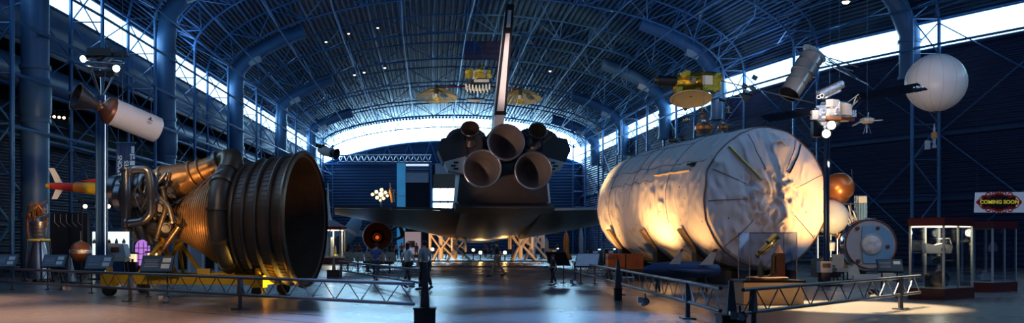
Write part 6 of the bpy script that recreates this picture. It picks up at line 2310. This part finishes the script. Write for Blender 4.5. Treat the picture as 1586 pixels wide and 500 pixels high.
for px, Y, k, w in CR:
    lb = LBL[k] + ', ' + w
    rz = rng.uniform(-2.6, 2.6)
    if k not in used:
        used.add(k)
        o = put(protos[k], px, Y, rz)
        o['label'] = lb
    else:
        again(protos[k], G(px, Y), rz, lb, GP)
# ------------------------------------------------------------------ light
WARM, ORG, BLUE = (1.0, .62, .28), (1.0, .48, .14), (.30, .55, 1.0)
# warm uplights on the module
def up_at(t, e, ang, aim=1.85, d=1.25, z=.45):
    q = mpt(t, MR, SL * PI / 2)
    c0 = MC + MA * t
    o = (V((q.x, q.y, 0)) - V((c0.x, c0.y, 0))).normalized()
    lamp('SPOT', V((q.x, q.y, z)) + o * d, e, ORG, mpt(t, mr(t), SL * aim), .08, ang, .9)


up_at(9.3, 700, 80)
up_at(5.6, 1500, 90, 1.72)
up_at(3.6, 1500, 85, 1.72)
up_at(0.7, 420, 70, 1.9)
up_at(5.0, 450, 110, 1.3, 4.5, .5)  # added broad fill carrying the warm light higher up the wrap
lamp('SPOT', V((17.2, 35.6, .5)), 4200, ORG, MC + V((2.1, -.3, -.7)), .12, 40, .9)
lamp('SPOT', V((14.4, 34.0, .5)), 90, ORG, MC + V((-.2, -.4, -1.4)), .12, 60, .9)
# engine
lamp('SPOT', V((-8.9, 27.2, 1.0)), 420, ORG, EP(3.5, .5, .2), .12, 50, .8)
lamp('SPOT', V((-9.5, 26.2, 5.5)), 380, WARM, EP(4.2, .3, 1.2), .2, 40, .8)
lamp('SPOT', V((-1.2, 27.0, .35)), 200, ORG, EP(1.0, -.6, 1.9), .1, 38, .7)
lamp('SPOT', V((-4.6, 29.0, .25)), 300, (1.0, .6, .1), D(2.0, 1.4, 0), .2, 150, .9)
lamp('SPOT', V((-7.5, 21.5, 8.0)), 500, (1.0, .78, .62), EP(1.2, .8, .8), .3, 30, .9)  # soft warm key, added to lift the dark bell
lamp('SPOT', V((-8.5, 23.5, 2.6)), 260, (1.0, .75, .4), D(3.6, 1.0, .5), .2, 50, .9)  # unseen spot added to brighten the yellow dolly
# orbiter
for px, Y in ((744, 91), (782, 89), (826, 96)):
    p = P(px, 391, Y)
    lamp('SPOT', p + V((0, -.3, .1)), 800, ORG, p + V((0, -3, 6)), .2, 100, .8)
lamp('SPOT', G(668, 78) + UP * .5, 1800, ORG, P(690, 375, 86), .2, 60, .8)
lamp('SPOT', G(838, 79) + UP * .5, 1500, ORG, P(815, 375, 88), .2, 50, .8)
lamp('SPOT', V((-12, 50, 9.0)), 52000, (1.0, .76, .68), P(781, 112, 67), .5, 15, .8)
lamp('SPOT', V((-5, 50, 1.0)), 6000, (1.0, .68, .52), P(800, 250, 67), .4, 26, .8)
# overhead pools
lamp('SPOT', V((10.4, 28, 11)), 60000, (1.0, .74, .38), G(1318, 25.0), .25, 27, .35)
for fx, fy, e in ((-15, 28, 15000), (-10, 23, 15000), (-5, 19.5, 10000)):
    lamp('SPOT', V((fx, fy - 3, 9)), e, (1.0, .58, .34), (fx, fy - 1, 0), .8, 52, 1.0)
for bx, by, e in ((-2.2, 20.5, 22000), (1.0, 27, 9000), (2.8, 21, 17000), (-.5, 36, 8000)):  # blue spots added to imitate window reflections on the polished floor
    lamp('SPOT', V((bx, by + 3, 10)), e, (.22, .50, 1.0), (bx, by, 0), .6, 34, 1.0)
# probe stack, hatch, showcase
lamp('SPOT', P(1322, 395, 43), 1200, (1.0, .66, .28), P(1296, 335, 48), .2, 65, .8)
lamp('SPOT', P(1262, 300, 44), 600, ORG, P(1300, 285, 48), .2, 40, .8)
lamp('SPOT', V((15, 34, 5.5)), 300, WARM, P(1349, 378, 42), .2, 35, .8)
lamp('SPOT', P(1150, 470, 22), 160, ORG, P(1165, 450, 26), .1, 40, .8)
lamp('POINT', T(0, 0, 1.95), 22, (1.0, .88, .62), None, .12)
# mast lamps, and unseen spots added to brighten the exhibits
lamp('SPOT', V((-7, 28, 5.0)), 1700, (1.0, .74, .66), P(225, 196, 38), .3, 26, .6)
lamp('SPOT', V((14.5, 37.0, 4.6)), 1800, WARM, P(1296, 168, 44), .15, 44, .8)
lamp('SPOT', V((16, 30, 3)), 2600, (1.0, .80, .72), P(1449, 128, 50), .4, 14, .6)
lamp('SPOT', V((4, 44, 3)), 5000, (1.0, .66, .25), P(1085, 140, 56), .3, 26, .6)
lamp('SPOT', P(1287, 190, 36.2), 9000, (1.0, .86, .76), P(1245, 115, 54), .3, 18, .6)
lamp('SPOT', V((-11, 34, 1.5)), 1800, ORG, P(60, 330, 41), .2, 30, .6)
lamp('SPOT', V((-10, 38.5, 2.8)), 2200, (1.0, .72, .4), P(120, 292, 46), .2, 36, .6)
lamp('SPOT', V((-14, 80, 6)), 30000, (1.0, .75, .42), P(740, 135, 98), .3, 26, .6)
# added unseen blue fill lamps, standing in for daylight spilling through the hall
for loc, tgt, e, sz in (((8, -8, 22), (8, 40, 2), 900, (40, 10)), ((-20, 80, 16.0), (-8, 80, 26), 2600, (3, 90)), ((26, 85, 15.5), (14, 85, 25), 3200, (3, 80)), ((-14, 30, 20.0), (6, 40, 3), 650, (10, 20)), ((24, 30, 20.0), (10, 42, 3), 1500, (10, 20))):
    a = lamp('AREA', loc, e, BLUE, tgt, sz)
w = bpy.data.worlds.new('world')
SC.world = w
w.use_nodes = True
w.node_tree.nodes['Background'].inputs[0].default_value = (.02, .06, .16, 1)
w.node_tree.nodes['Background'].inputs[1].default_value = 0.15
# ------------------------------------------------------------------ camera
cd = bpy.data.cameras.new('camera')
cam = bpy.data.objects.new('camera', cd)
COL.objects.link(cam)
cam.location = (0, 0, EYE)
cam.rotation_euler = (PI / 2, 0, 0)
cd.sensor_width = 36
cd.lens = 36 * F / 1586
cd.shift_x = (793 - VX) / 1586
cd.shift_y = (HY - 250) / 1586
cd.clip_end = 500
SC.camera = cam
SC.view_settings.view_transform = 'Standard'
SC.view_settings.look = 'None'
SC.view_settings.exposure = 0.0
SC.cycles.max_bounces = 6
SC.cycles.transparent_max_bounces = 24
SC.cycles.sample_clamp_indirect = 6
SC.cycles.caustics_reflective = False
SC.cycles.caustics_refractive = False
